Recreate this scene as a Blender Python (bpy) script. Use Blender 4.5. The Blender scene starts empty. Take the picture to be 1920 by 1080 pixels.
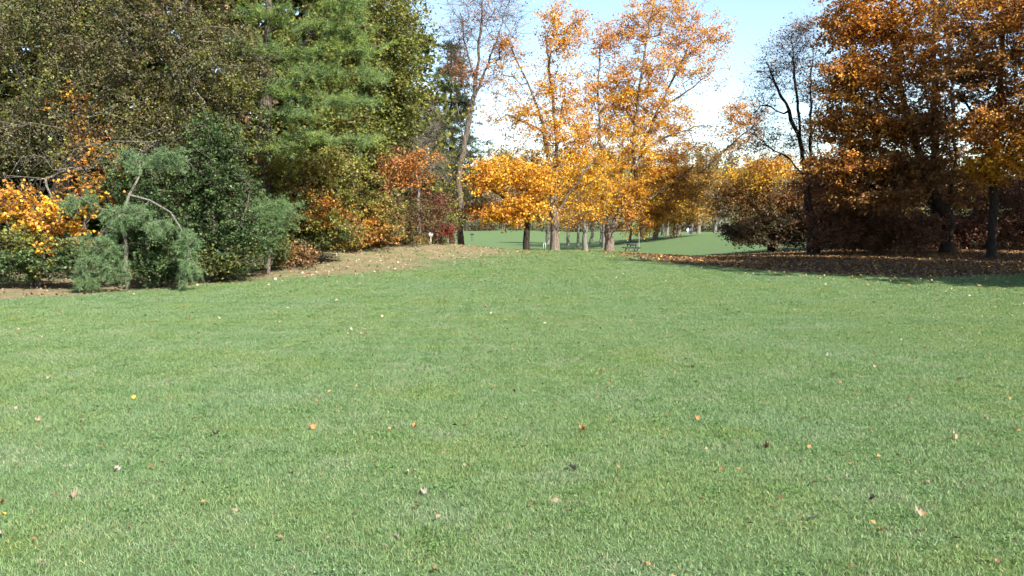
import bpy, math, random
import numpy as np
from mathutils import Vector

# ------------------------------------------------------------------ camera, sky, sun, exposure
scene = bpy.context.scene
COL = scene.collection
EYE = 1.6
PITCH = math.radians(5.0)
F = 1600.0                       # focal length in photo pixels (1920 wide)
cam_d = bpy.data.cameras.new('camera')
cam_d.sensor_width = 36.0
cam_d.lens = 36.0 * F / 1920.0
cam_d.clip_start = 0.05
cam_d.clip_end = 5000
cam = bpy.data.objects.new('camera', cam_d)
COL.objects.link(cam)
cam.location = (0, 0, EYE)
cam.rotation_euler = (math.pi / 2 - PITCH, 0, 0)
scene.camera = cam

SUN_EL = math.radians(41)
SUN_AZ = math.radians(140)       # clockwise from the view direction (+Y): right and behind
sd = Vector((math.sin(SUN_AZ) * math.cos(SUN_EL), math.cos(SUN_AZ) * math.cos(SUN_EL), math.sin(SUN_EL)))
world = bpy.data.worlds.new('World')
scene.world = world
world.use_nodes = True
wn = world.node_tree
sky = wn.nodes.new('ShaderNodeTexSky')
sky.sky_type = 'NISHITA'
sky.sun_disc = False
sky.sun_elevation = SUN_EL
sky.sun_rotation = SUN_AZ
sky.air_density = 1.0
sky.dust_density = 0.3
sky.ozone_density = 1.0
bg = wn.nodes['Background']
bg.inputs['Strength'].default_value = 0.085
wn.links.new(sky.outputs[0], bg.inputs['Color'])
sun_d = bpy.data.lights.new('sun', 'SUN')
sun_d.energy = 5.0
sun_d.angle = math.radians(0.5)
sun_d.color = (1.0, 0.945, 0.86)
sun = bpy.data.objects.new('sun', sun_d)
COL.objects.link(sun)
sun.rotation_euler = sd.to_track_quat('Z', 'Y').to_euler()
scene.view_settings.view_transform = 'Standard'
scene.view_settings.look = 'None'
scene.view_settings.gamma = 1.0
scene.view_settings.use_curve_mapping = False
scene.view_settings.exposure = 1.7
scene.cycles.max_bounces = 5
scene.cycles.use_adaptive_sampling = True
scene.cycles.adaptive_threshold = 0.03
scene.cycles.transparent_max_bounces = 4
scene.cycles.sample_clamp_indirect = 6.0

RNG = np.random.default_rng(7)
random.seed(7)

# ------------------------------------------------------------------ helpers
def sstep(a, b, x):
    t = np.clip((x - a) / (b - a), 0, 1)
    return t * t * (3 - 2 * t)

def wob(x, y):
    return (np.sin(x * .31 + 1.3) * np.cos(y * .27 + .4) * .5 + np.sin(x * .83 + y * .61) * .25 + np.sin(x * 1.9 - y * 1.4 + 2.) * .15)

def leftB(y):                    # edge of the wood on the left
    return np.interp(y, [-40, 0, 10, 16, 18.5, 24, 31, 37, 41, 48, 60, 100, 190, 400],
                     [-20, -17, -13.5, -11, -9.6, -8.2, -6.3, -4.2, -3.3, -3.6, -5, -8, -15, -30])

def rightB(x):                   # near edge of the leaf carpet and the shade painted into it on the right
    return np.interp(x, [-2, 2, 4.8, 7.1, 9.2, 14.4, 30, 80], [60, 36, 29.5, 24, 21.2, 22, 24.5, 36])

def H(x, y):
    x = np.asarray(x, float); y = np.asarray(y, float)
    right = sstep(5, 26, x) * (1 - sstep(95, 150, y))
    z = -2.55 * sstep(33, 78, y) * (1 - .85 * right) - .28 * sstep(20, 34, y) * sstep(2, 10, x) * (1 - sstep(45, 60, y) * .3)
    dl = x - leftB(y)
    z = z + .42 * (1 - sstep(-1.5, 5.0, dl)) * sstep(21, 31, y) * (1 - sstep(48, 62, y))
    z = z + .035 * wob(x, y) * sstep(4, 15, y) + .1 * wob(x * .22, y * .22) * sstep(60, 90, y)
    far = sstep(250, 560, y)
    z = z + 31 * far * (1 + .12 * np.sin(x * .011 + 1)) + 10 * sstep(560, 900, y)
    return z

def ray(px, py):
    u = (px - 960) / F; v = (540 - py) / F
    return np.array([u, math.cos(PITCH) + v * math.sin(PITCH), -math.sin(PITCH) + v * math.cos(PITCH)])

def at(px, py, Y):               # point seen at a photo pixel, at depth Y
    d = ray(px, py)
    return np.array([0, 0, EYE]) + d * (Y / d[1])

def on_ground(px, py):
    d = ray(px, py); t0 = 1.5
    for i in range(4000):
        t = t0 + .05
        p = np.array([0, 0, EYE]) + d * t
        if p[2] < H(p[0], p[1]): return p
        t0 = t
    return p

def gpos(px, Y):                 # ground point under image column px at depth Y
    x = (px - 960) / F * Y
    return np.array([x, Y, float(H(x, Y))])

def link(name, me, mat=None, parent=None):
    o = bpy.data.objects.new(name, me); COL.objects.link(o)
    if mat: me.materials.append(mat)
    if parent: o.parent = parent
    return o

def mesh(name, V, Fc, smooth=False, col=None):
    """V (n,3); Fc list of (m,k) int arrays"""
    V = np.ascontiguousarray(V, np.float32)
    if not isinstance(Fc, list): Fc = [Fc]
    Fc = [np.asarray(f, np.int32) for f in Fc if len(f)]
    me = bpy.data.meshes.new(name)
    me.vertices.add(len(V)); me.vertices.foreach_set('co', V.ravel())
    tot = sum(f.size for f in Fc); nf = sum(len(f) for f in Fc)
    me.loops.add(tot); me.polygons.add(nf)
    me.loops.foreach_set('vertex_index', np.concatenate([f.ravel() for f in Fc]))
    sizes = np.concatenate([np.full(len(f), f.shape[1], np.int32) for f in Fc])
    starts = np.concatenate([[0], np.cumsum(sizes)[:-1]]).astype(np.int32)
    me.polygons.foreach_set('loop_start', starts)
    if smooth: me.polygons.foreach_set('use_smooth', np.ones(nf, bool))
    me.update(calc_edges=True)
    if col is not None:
        a = me.attributes.new('col', 'FLOAT_COLOR', 'FACE')
        c = np.ones((nf, 4), np.float32); c[:, :3] = col
        a.data.foreach_set('color', c.ravel())
    return me

def tag(o, label=None, cat=None, group=None, kind=None):
    if label: o['label'] = label
    if cat: o['category'] = cat
    if group: o['group'] = group
    if kind: o['kind'] = kind
    return o

def empty(name, loc):
    o = bpy.data.objects.new(name, None); COL.objects.link(o); o.location = [float(c) for c in loc]
    o.empty_display_size = .2
    return o

def unit(v):
    return v / np.maximum(np.linalg.norm(v, axis=-1, keepdims=True), 1e-9)

# ------------------------------------------------------------------ materials
def newmat(name):
    m = bpy.data.materials.new(name); m.use_nodes = True
    nt = m.node_tree; nt.nodes.clear()
    out = nt.nodes.new('ShaderNodeOutputMaterial')
    return m, nt, out

def N(nt, typ, **kw):
    n = nt.nodes.new(typ)
    for k, v in kw.items(): setattr(n, k, v)
    return n

def mixc(nt, fac, a, b, mode='MIX'):
    n = nt.nodes.new('ShaderNodeMix'); n.data_type = 'RGBA'; n.blend_type = mode
    for s, v in ((n.inputs[0], fac), (n.inputs[6], a), (n.inputs[7], b)):
        if hasattr(v, 'is_linked'): nt.links.new(v, s)
        elif isinstance(v, (int, float)): s.default_value = v
        else: s.default_value = (*v, 1) if len(v) == 3 else v
    return n.outputs[2]

def noise(nt, vec, scale, detail=3, rough=.55, lo=.3, hi=.7):
    n = N(nt, 'ShaderNodeTexNoise'); n.inputs['Scale'].default_value = scale
    n.inputs['Detail'].default_value = detail; n.inputs['Roughness'].default_value = rough
    if vec is not None: nt.links.new(vec, n.inputs['Vector'])
    r = N(nt, 'ShaderNodeMapRange'); r.inputs[1].default_value = lo; r.inputs[2].default_value = hi
    nt.links.new(n.outputs[0], r.inputs[0])
    return r.outputs[0]

def mapping(nt, vec, scale):
    m = N(nt, 'ShaderNodeMapping'); m.inputs['Scale'].default_value = scale
    nt.links.new(vec, m.inputs['Vector'])
    return m.outputs[0]

def leaf_mat(name, trans=.42, rough=.55, spec=.25):
    m, nt, out = newmat(name)
    at_ = N(nt, 'ShaderNodeAttribute', attribute_name='col')
    p = N(nt, 'ShaderNodeBsdfPrincipled'); p.inputs['Roughness'].default_value = rough
    p.inputs['Specular IOR Level'].default_value = spec
    t = N(nt, 'ShaderNodeBsdfTranslucent')
    nt.links.new(at_.outputs['Color'], p.inputs['Base Color'])
    nt.links.new(mixc(nt, 1.0, at_.outputs['Color'], (1.0, .92, .6), 'MULTIPLY'), t.inputs['Color'])
    mx = N(nt, 'ShaderNodeMixShader'); mx.inputs[0].default_value = trans
    nt.links.new(p.outputs[0], mx.inputs[1]); nt.links.new(t.outputs[0], mx.inputs[2])
    nt.links.new(mx.outputs[0], out.inputs[0])
    return m

def bark_mat(name, c1, c2, lichen=None):
    m, nt, out = newmat(name)
    g = N(nt, 'ShaderNodeTexCoord').outputs['Object']
    v = mapping(nt, g, (9, 9, 1.6))
    f = noise(nt, v, 2.0, 5, .65, .32, .68)
    c = mixc(nt, f, c1, c2)
    if lichen:
        c = mixc(nt, noise(nt, g, 1.7, 3, .6, .5, .75), c, lichen)
    p = N(nt, 'ShaderNodeBsdfPrincipled'); p.inputs['Roughness'].default_value = .9
    p.inputs['Specular IOR Level'].default_value = .1
    nt.links.new(c, p.inputs['Base Color'])
    b = N(nt, 'ShaderNodeBump'); b.inputs['Strength'].default_value = .9; b.inputs['Distance'].default_value = .05
    nt.links.new(f, b.inputs['Height']); nt.links.new(b.outputs[0], p.inputs['Normal'])
    nt.links.new(p.outputs[0], out.inputs[0])
    return m

def flat_mat(name, c, rough=.6, var=.25, scale=14):
    m, nt, out = newmat(name)
    g = N(nt, 'ShaderNodeTexCoord').outputs['Object']
    d = tuple(x * (1 - var) for x in c)
    p = N(nt, 'ShaderNodeBsdfPrincipled'); p.inputs['Roughness'].default_value = rough
    nt.links.new(mixc(nt, noise(nt, g, scale, 4), d, c), p.inputs['Base Color'])
    nt.links.new(p.outputs[0], out.inputs[0])
    return m

LEAF = leaf_mat('broad_leaf')
WAXY = leaf_mat('waxy_leaf', .3, .5, .25)
NEEDLE = leaf_mat('pine_needle', .28, .5, .3)
BARK = bark_mat('grey_brown_bark', (.05, .04, .032), (.2, .165, .13))
BARK_PALE = bark_mat('pale_maple_bark', (.085, .066, .05), (.25, .205, .16))
BARK_DARK = bark_mat('dark_bark', (.018, .014, .012), (.06, .046, .037))  # bark in a near-black brown tone
BARK_GREY = bark_mat('grey_twig_bark', (.095, .085, .07), (.235, .215, .18))

# colours of leaves (linear)
ORANGE = [(.56, .26, .05), (.50, .205, .04), (.60, .32, .055), (.42, .17, .04)]
GOLD = [(.66, .40, .035), (.62, .34, .035), (.70, .47, .05), (.54, .26, .035)]
RUSSET = [(.25, .13, .055), (.31, .165, .06), (.2, .1, .048), (.35, .2, .06)]
PINKOR = [(.46, .22, .10), (.5, .2, .07), (.4, .19, .1)]
OCHRE = [(.34, .19, .045), (.27, .15, .045), (.4, .24, .05), (.24, .15, .06)]
OLIVE = [(.105, .13, .034), (.145, .16, .04), (.11, .1, .038), (.185, .185, .046), (.08, .105, .032)]
OLIVEGREY = [(.10, .105, .05), (.13, .12, .06), (.085, .085, .04), (.14, .105, .06), (.11, .13, .045)]
YGREEN = [(.21, .235, .05), (.26, .25, .05), (.17, .2, .05), (.29, .23, .055), (.2, .14, .05)]
DKGREEN = [(.048, .085, .028), (.06, .105, .034), (.036, .066, .025), (.085, .125, .04)]
PINEG = [(.10, .18, .07), (.13, .21, .075), (.085, .15, .065), (.15, .23, .08)]
PINEBR = [(.17, .24, .055), (.2, .27, .06), (.13, .19, .05), (.24, .29, .06)]
PINEGREY = [(.12, .195, .085), (.15, .23, .095), (.1, .16, .07)]
SPRUCE = [(.034, .052, .026), (.045, .065, .03), (.055, .06, .032)]
RED = [(.34, .03, .03), (.24, .03, .03), (.2, .05, .035)]
DKRED = [(.13, .045, .035), (.17, .06, .04), (.1, .05, .03)]
BROWN = [(.16, .10, .055), (.2, .12, .06), (.12, .08, .045)]

# ------------------------------------------------------------------ tree generator
def tubes(chains):
    """chains: list of (points (k,3), radii (k,), sides) -> V, quads"""
    VV, QQ, off = [], [], 0
    by = {}
    for P, R, n in chains:
        by.setdefault((len(P), n), []).append((P, R))
    for (k, n), lst in by.items():
        P = np.array([a for a, b in lst]); R = np.array([b for a, b in lst])          # (m,k,3) (m,k)
        T = np.empty_like(P); T[:, 1:-1] = P[:, 2:] - P[:, :-2]; T[:, 0] = P[:, 1] - P[:, 0]; T[:, -1] = P[:, -1] - P[:, -2]
        T = unit(T)
        ref = np.where(np.abs(T[..., 2:3]) > .9, np.array([1., 0, 0]), np.array([0, 0, 1.]))
        ref = np.broadcast_to(ref[:, :1], T.shape)
        A = unit(np.cross(T, ref)); B = np.cross(T, A)
        th = np.arange(n) * 2 * math.pi / n
        ring = P[:, :, None] + R[:, :, None, None] * (np.cos(th)[None, None, :, None] * A[:, :, None] + np.sin(th)[None, None, :, None] * B[:, :, None])
        m = len(lst)
        base = off + np.arange(m)[:, None, None] * (k * n) + np.arange(k - 1)[None, :, None] * n
        i = np.arange(n)[None, None, :]; j = (i + 1) % n
        q = np.stack([base + i, base + j, base + n + j, base + n + i], -1).reshape(-1, 4)
        VV.append(ring.reshape(-1, 3)); QQ.append(q); off += m * k * n
    return np.concatenate(VV), np.concatenate(QQ)

def resample(P, step):
    P = np.asarray(P, float)
    d = np.concatenate([[0], np.cumsum(np.linalg.norm(np.diff(P, axis=0), axis=1))])
    n = max(2, int(round(d[-1] / step)) + 1)
    s = np.linspace(0, d[-1], n)
    # smooth interpolation (Catmull-like through cosine easing is not needed at this step)
    return np.stack([np.interp(s, d, P[:, i]) for i in range(3)], 1)

def kites(P, nrm, ax, L, W, fold=.25):
    """leaf quads"""
    ax = unit(ax - nrm * np.sum(ax * nrm, -1, keepdims=True)); sd_ = np.cross(nrm, ax)
    L = L[:, None]; W = W[:, None]
    a = P - ax * L * .5; c = P + ax * L * .5
    b = P + sd_ * W * .5 + nrm * W * fold - ax * L * .08; d = P - sd_ * W * .5 + nrm * W * fold - ax * L * .08
    V = np.stack([a, b, c, d], 1).reshape(-1, 3)
    return V, np.arange(len(P) * 4).reshape(-1, 4)

def tris(P, dr, L, W, rng):
    sd_ = unit(np.cross(dr, rng.normal(size=P.shape)))
    V = np.stack([P - sd_ * W * .5, P + sd_ * W * .5, P + dr * L[:, None]], 1).reshape(-1, 3)
    return V, np.arange(len(P) * 3).reshape(-1, 3)

def pick_col(cols, n, rng, clump=None, var=.18):
    C = np.array(cols); k = rng.integers(0, len(C), n)
    if clump is not None:        # neighbours in one spray share a tint
        kc = rng.integers(0, len(C), clump.max() + 1)
        k = np.where(rng.random(n) < .55, kc[clump], k)
    c = C[k] * (1 + var * rng.normal(size=(n, 1)))
    return np.clip(c, .005, .9)

def tree(name, label, cat, base, stems, blobs, leaf=.11, n_leaf=90, cols=GOLD, bark=BARK, r_base=.25, R=.55, rise=.55, twigs=5,
         kind='leaf', flat=.55, group=None, seed=1, mat=LEAF, attach=1.2, twig_r=.005, twig_len=1.15, droop=0., wleaf=.85, tip_r=None,
         taper=1.75, parts=('trunk', 'branches', 'crown'), crown_label=None):
    """stems: list of polylines (world points), the first from the ground. blobs: (center, radii, n clusters[, leaf multiplier[, cols]])"""
    rng = np.random.default_rng(seed)
    base = np.asarray(base, float)
    pos, par, is_stem = [], [], []
    chains = []                                  # lists of node ids
    for si, S in enumerate(stems):
        S = np.array(S, float)
        if si == 0: S[0] = base
        p = resample(S, .45)
        if len(p) > 2: p[1:-1] += rng.normal(size=(len(p) - 2, 3)) * .035
        ch = []
        if si > 0:
            A = np.array(pos); j = int(np.argmin(np.linalg.norm(A - p[0], axis=1))); ch.append(j); p = p[1:]; prev = j
        else: prev = -1
        for q in p:
            pos.append(q); par.append(prev); is_stem.append(True); prev = len(pos) - 1; ch.append(prev)
        chains.append((ch, 9))
    # clusters
    Q, M, CI, BC = [], [], [], []
    for bi, b in enumerate(blobs):
        c, r, n = b[:3]; mult = b[3] if len(b) > 3 else 1.
        d = unit(rng.normal(size=(n, 3))); rad = rng.random((n, 1)) ** (1 / 2.3)
        out = rng.random((n, 1)) < .14
        rad = np.where(out, rng.uniform(.95, 1.42, (n, 1)), rad)
        pts = np.asarray(c) + d * rad * np.asarray(r) * np.where(out, np.minimum(1, 1.6 / np.asarray(r)) ** .3, 1)
        Q.append(pts); M.append(np.where(out[:, 0], mult * .6, mult)); BC.append(np.full(n, bi))
    Q = np.concatenate(Q); M = np.concatenate(M); BC = np.concatenate(BC)
    gz = H(Q[:, 0], Q[:, 1]); Q[:, 2] = np.maximum(Q[:, 2], gz + .15)
    A0 = np.array(pos)
    dmin = np.min(np.linalg.norm(Q[:, None] - A0[None], axis=2), axis=1)
    order = np.argsort(dmin)
    Q, M, BC = Q[order], M[order], BC[order]
    PA = np.zeros((len(pos) + len(Q) * 14, 3)); PA[:len(pos)] = A0; cnt = len(pos)
    ok = np.zeros(len(PA), bool); ok[:cnt] = A0[:, 2] > base[2] + attach
    if not ok.any(): ok[cnt - 1] = True
    tipdir = np.zeros_like(Q)
    for qi, q in enumerate(Q):
        D = q - PA[:cnt]; dh = np.hypot(D[:, 0], D[:, 1])
        cost = np.linalg.norm(D, axis=1) + .55 * np.abs(D[:, 2] - rise * dh); cost[~ok[:cnt]] += 1e3
        j = int(np.argmin(cost)); n0 = PA[j]
        L = np.linalg.norm(q - n0); k = int(np.clip(round(L / .55), 1, 10))
        t = np.linspace(0, 1, k + 1)[1:, None]
        mid = (n0 + q) / 2 + np.array([0, 0, L * (.14 if rise > 0 else .22)]) * (1 if rise > .2 else 1) + rng.normal(size=3) * L * .09
        pts = (1 - t) ** 2 * n0 + 2 * t * (1 - t) * mid + t * t * q
        ch = [j]; prev = j
        for p in pts:
            PA[cnt] = p; ok[cnt] = True; par.append(prev); prev = cnt; ch.append(cnt); cnt += 1
        tipdir[qi] = PA[cnt - 1] - PA[ch[-2]]
        chains.append((ch, 4))
    PA = PA[:cnt]; par = np.array(par)
    # radii by the pipe model
    w = np.zeros(cnt)
    tips = [c[-1] for c, s in chains]
    w[tips] += 1.
    for i in range(cnt - 1, 0, -1):
        if par[i] >= 0: w[par[i]] += w[i]
    rad = np.maximum(w, 1) ** (1 / taper)
    rad = np.maximum(rad / rad[0] * r_base, tip_r or .008)
    flare = 1 + .42 * np.exp(-(PA[:, 2] - base[2]) / .35)
    tch, bch = [], []
    for ci, (ch, n) in enumerate(chains):
        idx = np.array(ch); P = PA[idx]; r = rad[idx].copy()
        if ci > 0: r[0] = min(r[0], r[1] * 1.25)
        if ci == 0: r = r * flare[idx]; P = P.copy(); P[0, 2] -= .25
        big = ci < len(stems)
        if big and len(P) > 2: n = 12 if ci == 0 else 8
        elif r.max() < .02: n = 3
        (tch if big else bch).append((P, r, n))
    root = empty(name, base)
    tag(root, label, cat, group)
    V, Qd = tubes(tch)
    nr = rng.normal(size=V.shape) * .012 * min(1, r_base / .2); V = V + nr
    link(parts[0], mesh(parts[0], V - base, Qd, True), bark, root)
    # twigs
    nC = len(Q); k = twigs
    td = unit(unit(tipdir)[:, None] * .55 + rng.normal(size=(nC, k, 3)) * np.array([1, 1, flat]) + np.array([0, 0, -droop]))
    tl = R * twig_len * rng.uniform(.55, 1.2, (nC, k, 1))
    tv = td * tl
    t0 = Q[:, None] - td * 0.02; bend = rng.normal(size=tv.shape) * .08 * R - np.array([0, 0, droop * .25 * R])
    tw = np.stack([np.broadcast_to(Q[:, None], tv.shape), Q[:, None] + tv * .5 + bend, Q[:, None] + tv + bend * 2 - np.array([0, 0, droop * .3]) * tl], 2).reshape(-1, 3, 3)
    trr = np.broadcast_to(np.array([twig_r, twig_r * .75, twig_r * .35]), (len(tw), 3))
    kt = k if n_leaf < 40 or R < .3 and n_leaf < 100 else 2
    bch += [(tw[i][::(1 if kt == k else 2)], trr[i][::(1 if kt == k else 2)], 3) for i in range(len(tw)) if i % k < kt]
    V, Qd = tubes(bch)
    link(parts[1], mesh(parts[1], V - base, Qd, True), bark, root)['kind'] = 'stuff'
    # leaves
    if n_leaf > 0:
        cntl = rng.poisson(n_leaf * M * rng.uniform(.45, 1.5, nC))
        ci = np.repeat(np.arange(nC), cntl); n = len(ci)
        if n:
            ki = rng.integers(0, k, n); t = rng.random(n) ** .8
            tw4 = tw.reshape(nC, k, 3, 3)
            A = tw4[ci, ki]; 
            P = np.where(t[:, None] < .5, A[:, 0] + (A[:, 1] - A[:, 0]) * (t * 2)[:, None], A[:, 1] + (A[:, 2] - A[:, 1]) * (t * 2 - 1)[:, None])
            dr = td[ci, ki]
            cc = np.zeros((n, 3))
            for bi, b in enumerate(blobs):
                m = BC[ci] == bi
                if m.any():
                    sub = ci[m]
                    cc[m] = pick_col(b[4] if len(b) > 4 else cols, int(m.sum()), rng, sub)
            if kind == 'leaf':
                P = P + rng.normal(size=(n, 3)) * R * np.array([.2, .2, .13])
                nrm = unit(np.array([0, 0, .75]) + rng.normal(size=(n, 3)) * .62)
                ax = dr * .6 + rng.normal(size=(n, 3)) * .6 + np.array([0, 0, -.35])
                s = leaf * rng.uniform(.6, 1.25, n)
                V, Fq = kites(P, nrm, ax, s, s * wleaf)
            else:
                tq = (np.floor(t * 4) + 1) / 4 - .04 * rng.random(n)
                P = np.where(tq[:, None] < .5, A[:, 0] + (A[:, 1] - A[:, 0]) * (tq * 2)[:, None], A[:, 1] + (A[:, 2] - A[:, 1]) * (tq * 2 - 1)[:, None])
                d2 = unit(dr * .75 + rng.normal(size=(n, 3)) * .75 + np.array([0, 0, .15 - droop * .4]))
                s = leaf * rng.uniform(.7, 1.2, n)
                V, Fq = tris(P, d2, s, leaf * wleaf, rng)
            g = H(V[:, 0], V[:, 1]) + .01; V[:, 2] = np.maximum(V[:, 2], g)
            link(parts[2], mesh(parts[2], V - base, Fq, False, cc), mat, root)['kind'] = 'stuff'
    return root

def B(px, py, Y, wpx, hpx, dm, n, mult=1., cols=None):
    c = at(px, py, Y); b = (c, (wpx * Y / F, dm, hpx * Y / F), n, mult)
    return b + (cols,) if cols else b

def PL(Y, *pts, dy=0.):
    """polyline through photo pixels at depth Y, leaning dy metres in depth by its end"""
    n = len(pts)
    return [at(p[0], p[1], Y + dy * i / max(1, n - 1)) for i, p in enumerate(pts)]

# ------------------------------------------------------------------ ground
def ground():
    ys = np.concatenate([np.arange(-40, 2, 2.), np.arange(2, 14, .5), np.arange(14, 50, .4), np.arange(50, 110, 1.2), np.geomspace(110, 1500, 60)])
    xs = np.concatenate([-np.geomspace(30, 1500, 40)[::-1], np.arange(-29.6, 30, .4), np.geomspace(30.4, 1500, 40)])
    X, Y = np.meshgrid(xs, ys); Z = H(X, Y)
    V = np.stack([X, Y, Z], -1).reshape(-1, 3)
    ny, nx = X.shape; i = np.arange(ny - 1)[:, None] * nx + np.arange(nx - 1)[None]
    me = mesh('lawn', V, np.stack([i, i + 1, i + nx + 1, i + nx], -1).reshape(-1, 4), True)
    lit = litter_mask(X, Y).ravel()
    dk = me.attributes.new('shade_under_maples', 'FLOAT', 'POINT'); dk.data.foreach_set('value', sstep(3, 6, X.ravel()).astype(np.float32))
    a = me.attributes.new('litter', 'FLOAT', 'POINT'); a.data.foreach_set('value', lit.astype(np.float32))
    return link('lawn', me, ground_mat())

def litter_mask(x, y):
    dl = x - leftB(y)
    rag = wob(x * 1.7, y * 1.7) + .8 * wob(x * 4.3 + 5, y * 3.7) + .6 * wob(x * 9.1, y * 8.3 + 2)
    w = np.interp(y, [0, 15, 18, 21, 24, 30, 36, 44, 60], [.6, 2.8, 4.2, 6.6, 8.4, 9.2, 8.2, 5.0, 1.5])
    m1 = (1 - sstep(.15, 1.0, dl / w + .2 * rag)) * (1 - sstep(60, 90, y) * .5)
    d2 = y - rightB(x) + .9 * rag
    m2 = sstep(-.4, 1.1, d2) * sstep(3.2, 6.5, x + .06 * (y - 30)) * (1 - sstep(46, 58, y - .2 * np.maximum(x - 14, 0)))
    e = np.exp(-(((x - .9) / 1.3) ** 2 + ((y - 12.6) / .55) ** 2)) * .4      # worn patch in the lawn
    return np.clip(np.maximum(np.maximum(m1, m2 * .92), e), 0, 1)

def grass_colour(nt, pos):
    big = noise(nt, mapping(nt, pos, (.2, .3, .1)), 1.0, 4, .6, .38, .62)
    mid = noise(nt, mapping(nt, pos, (.9, 1.5, .1)), 1.0, 4, .65, .36, .66)
    c = mixc(nt, big, (.140, .220, .106), (.158, .220, .073))
    c = mixc(nt, mid, c, (.127, .202, .080))
    yel = noise(nt, mapping(nt, pos, (.5, .7, .1)), 1.3, 5, .65, .53, .74)
    c = mixc(nt, yel, c, (.152, .215, .060))
    pale = noise(nt, mapping(nt, pos, (.75, .9, .1)), 1.7, 4, .6, .52, .70)
    c = mixc(nt, pale, c, (.176, .236, .122))
    dry = noise(nt, mapping(nt, pos, (.33, .8, .1)), 2.1, 4, .6, .64, .82)
    return mixc(nt, dry, c, (.2, .2, .085))

def ground_mat():
    m, nt, out = newmat('lawn_ground')
    pos = N(nt, 'ShaderNodeNewGeometry').outputs['Position']
    c = mixc(nt, 1., grass_colour(nt, pos), (.66, .66, .64), 'MULTIPLY')  # grass colour darkened to stand in for self-shadow the bare sheet lacks
    fine = noise(nt, pos, 9., 6, .75, .3, .7)
    c = mixc(nt, mixc(nt, 1., fine, (.5, .5, .5), 'MULTIPLY'), c, (.05, .088, .03))
    lit = N(nt, 'ShaderNodeAttribute', attribute_name='litter').outputs['Fac']
    lc = mixc(nt, noise(nt, pos, 5., 6, .75, .32, .68), (.135, .10, .058), (.26, .20, .125))
    lc = mixc(nt, noise(nt, pos, 1.1, 5, .65, .42, .68), lc, (.10, .135, .05))
    lc = mixc(nt, N(nt, 'ShaderNodeAttribute', attribute_name='shade_under_maples').outputs['Fac'], lc, mixc(nt, noise(nt, pos, 5., 6, .75, .32, .68), (.045, .03, .02), (.115, .068, .036)))  # litter colour darkened to paint in the deep shade below the right-hand maples
    ad = N(nt, 'ShaderNodeMath', operation='MULTIPLY_ADD'); nt.links.new(noise(nt, pos, 2.3, 5, .7, .25, .75), ad.inputs[0])
    ad.inputs[1].default_value = .7; ad.inputs[2].default_value = -.35
    su = N(nt, 'ShaderNodeMath', operation='ADD'); nt.links.new(lit, su.inputs[0]); nt.links.new(ad.outputs[0], su.inputs[1])
    mr = N(nt, 'ShaderNodeMapRange'); mr.inputs[1].default_value = .2; mr.inputs[2].default_value = .75
    nt.links.new(su.outputs[0], mr.inputs[0])
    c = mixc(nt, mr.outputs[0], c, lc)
    p = N(nt, 'ShaderNodeBsdfPrincipled'); p.inputs['Roughness'].default_value = .9; p.inputs['Specular IOR Level'].default_value = .1
    nt.links.new(c, p.inputs['Base Color'])
    b = N(nt, 'ShaderNodeBump'); b.inputs['Strength'].default_value = .6; b.inputs['Distance'].default_value = .06
    nt.links.new(fine, b.inputs['Height']); nt.links.new(b.outputs[0], p.inputs['Normal'])
    nt.links.new(p.outputs[0], out.inputs[0])
    return m

tag(ground(), kind='structure')

def grass_mat():
    m, nt, out = newmat('grass_blade')
    pos = N(nt, 'ShaderNodeNewGeometry').outputs['Position']
    at_ = N(nt, 'ShaderNodeAttribute', attribute_name='col')
    c = mixc(nt, 1., grass_colour(nt, pos), at_.outputs['Color'], 'MULTIPLY')
    p = N(nt, 'ShaderNodeBsdfPrincipled'); p.inputs['Roughness'].default_value = .55; p.inputs['Specular IOR Level'].default_value = .28
    nt.links.new(c, p.inputs['Base Color'])
    t = N(nt, 'ShaderNodeBsdfTranslucent'); nt.links.new(mixc(nt, 1., c, (1.1, 1.1, .6), 'MULTIPLY'), t.inputs['Color'])
    mx = N(nt, 'ShaderNodeMixShader'); mx.inputs[0].default_value = .3
    nt.links.new(p.outputs[0], mx.inputs[1]); nt.links.new(t.outputs[0], mx.inputs[2])
    nt.links.new(mx.outputs[0], out.inputs[0])
    return m

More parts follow.
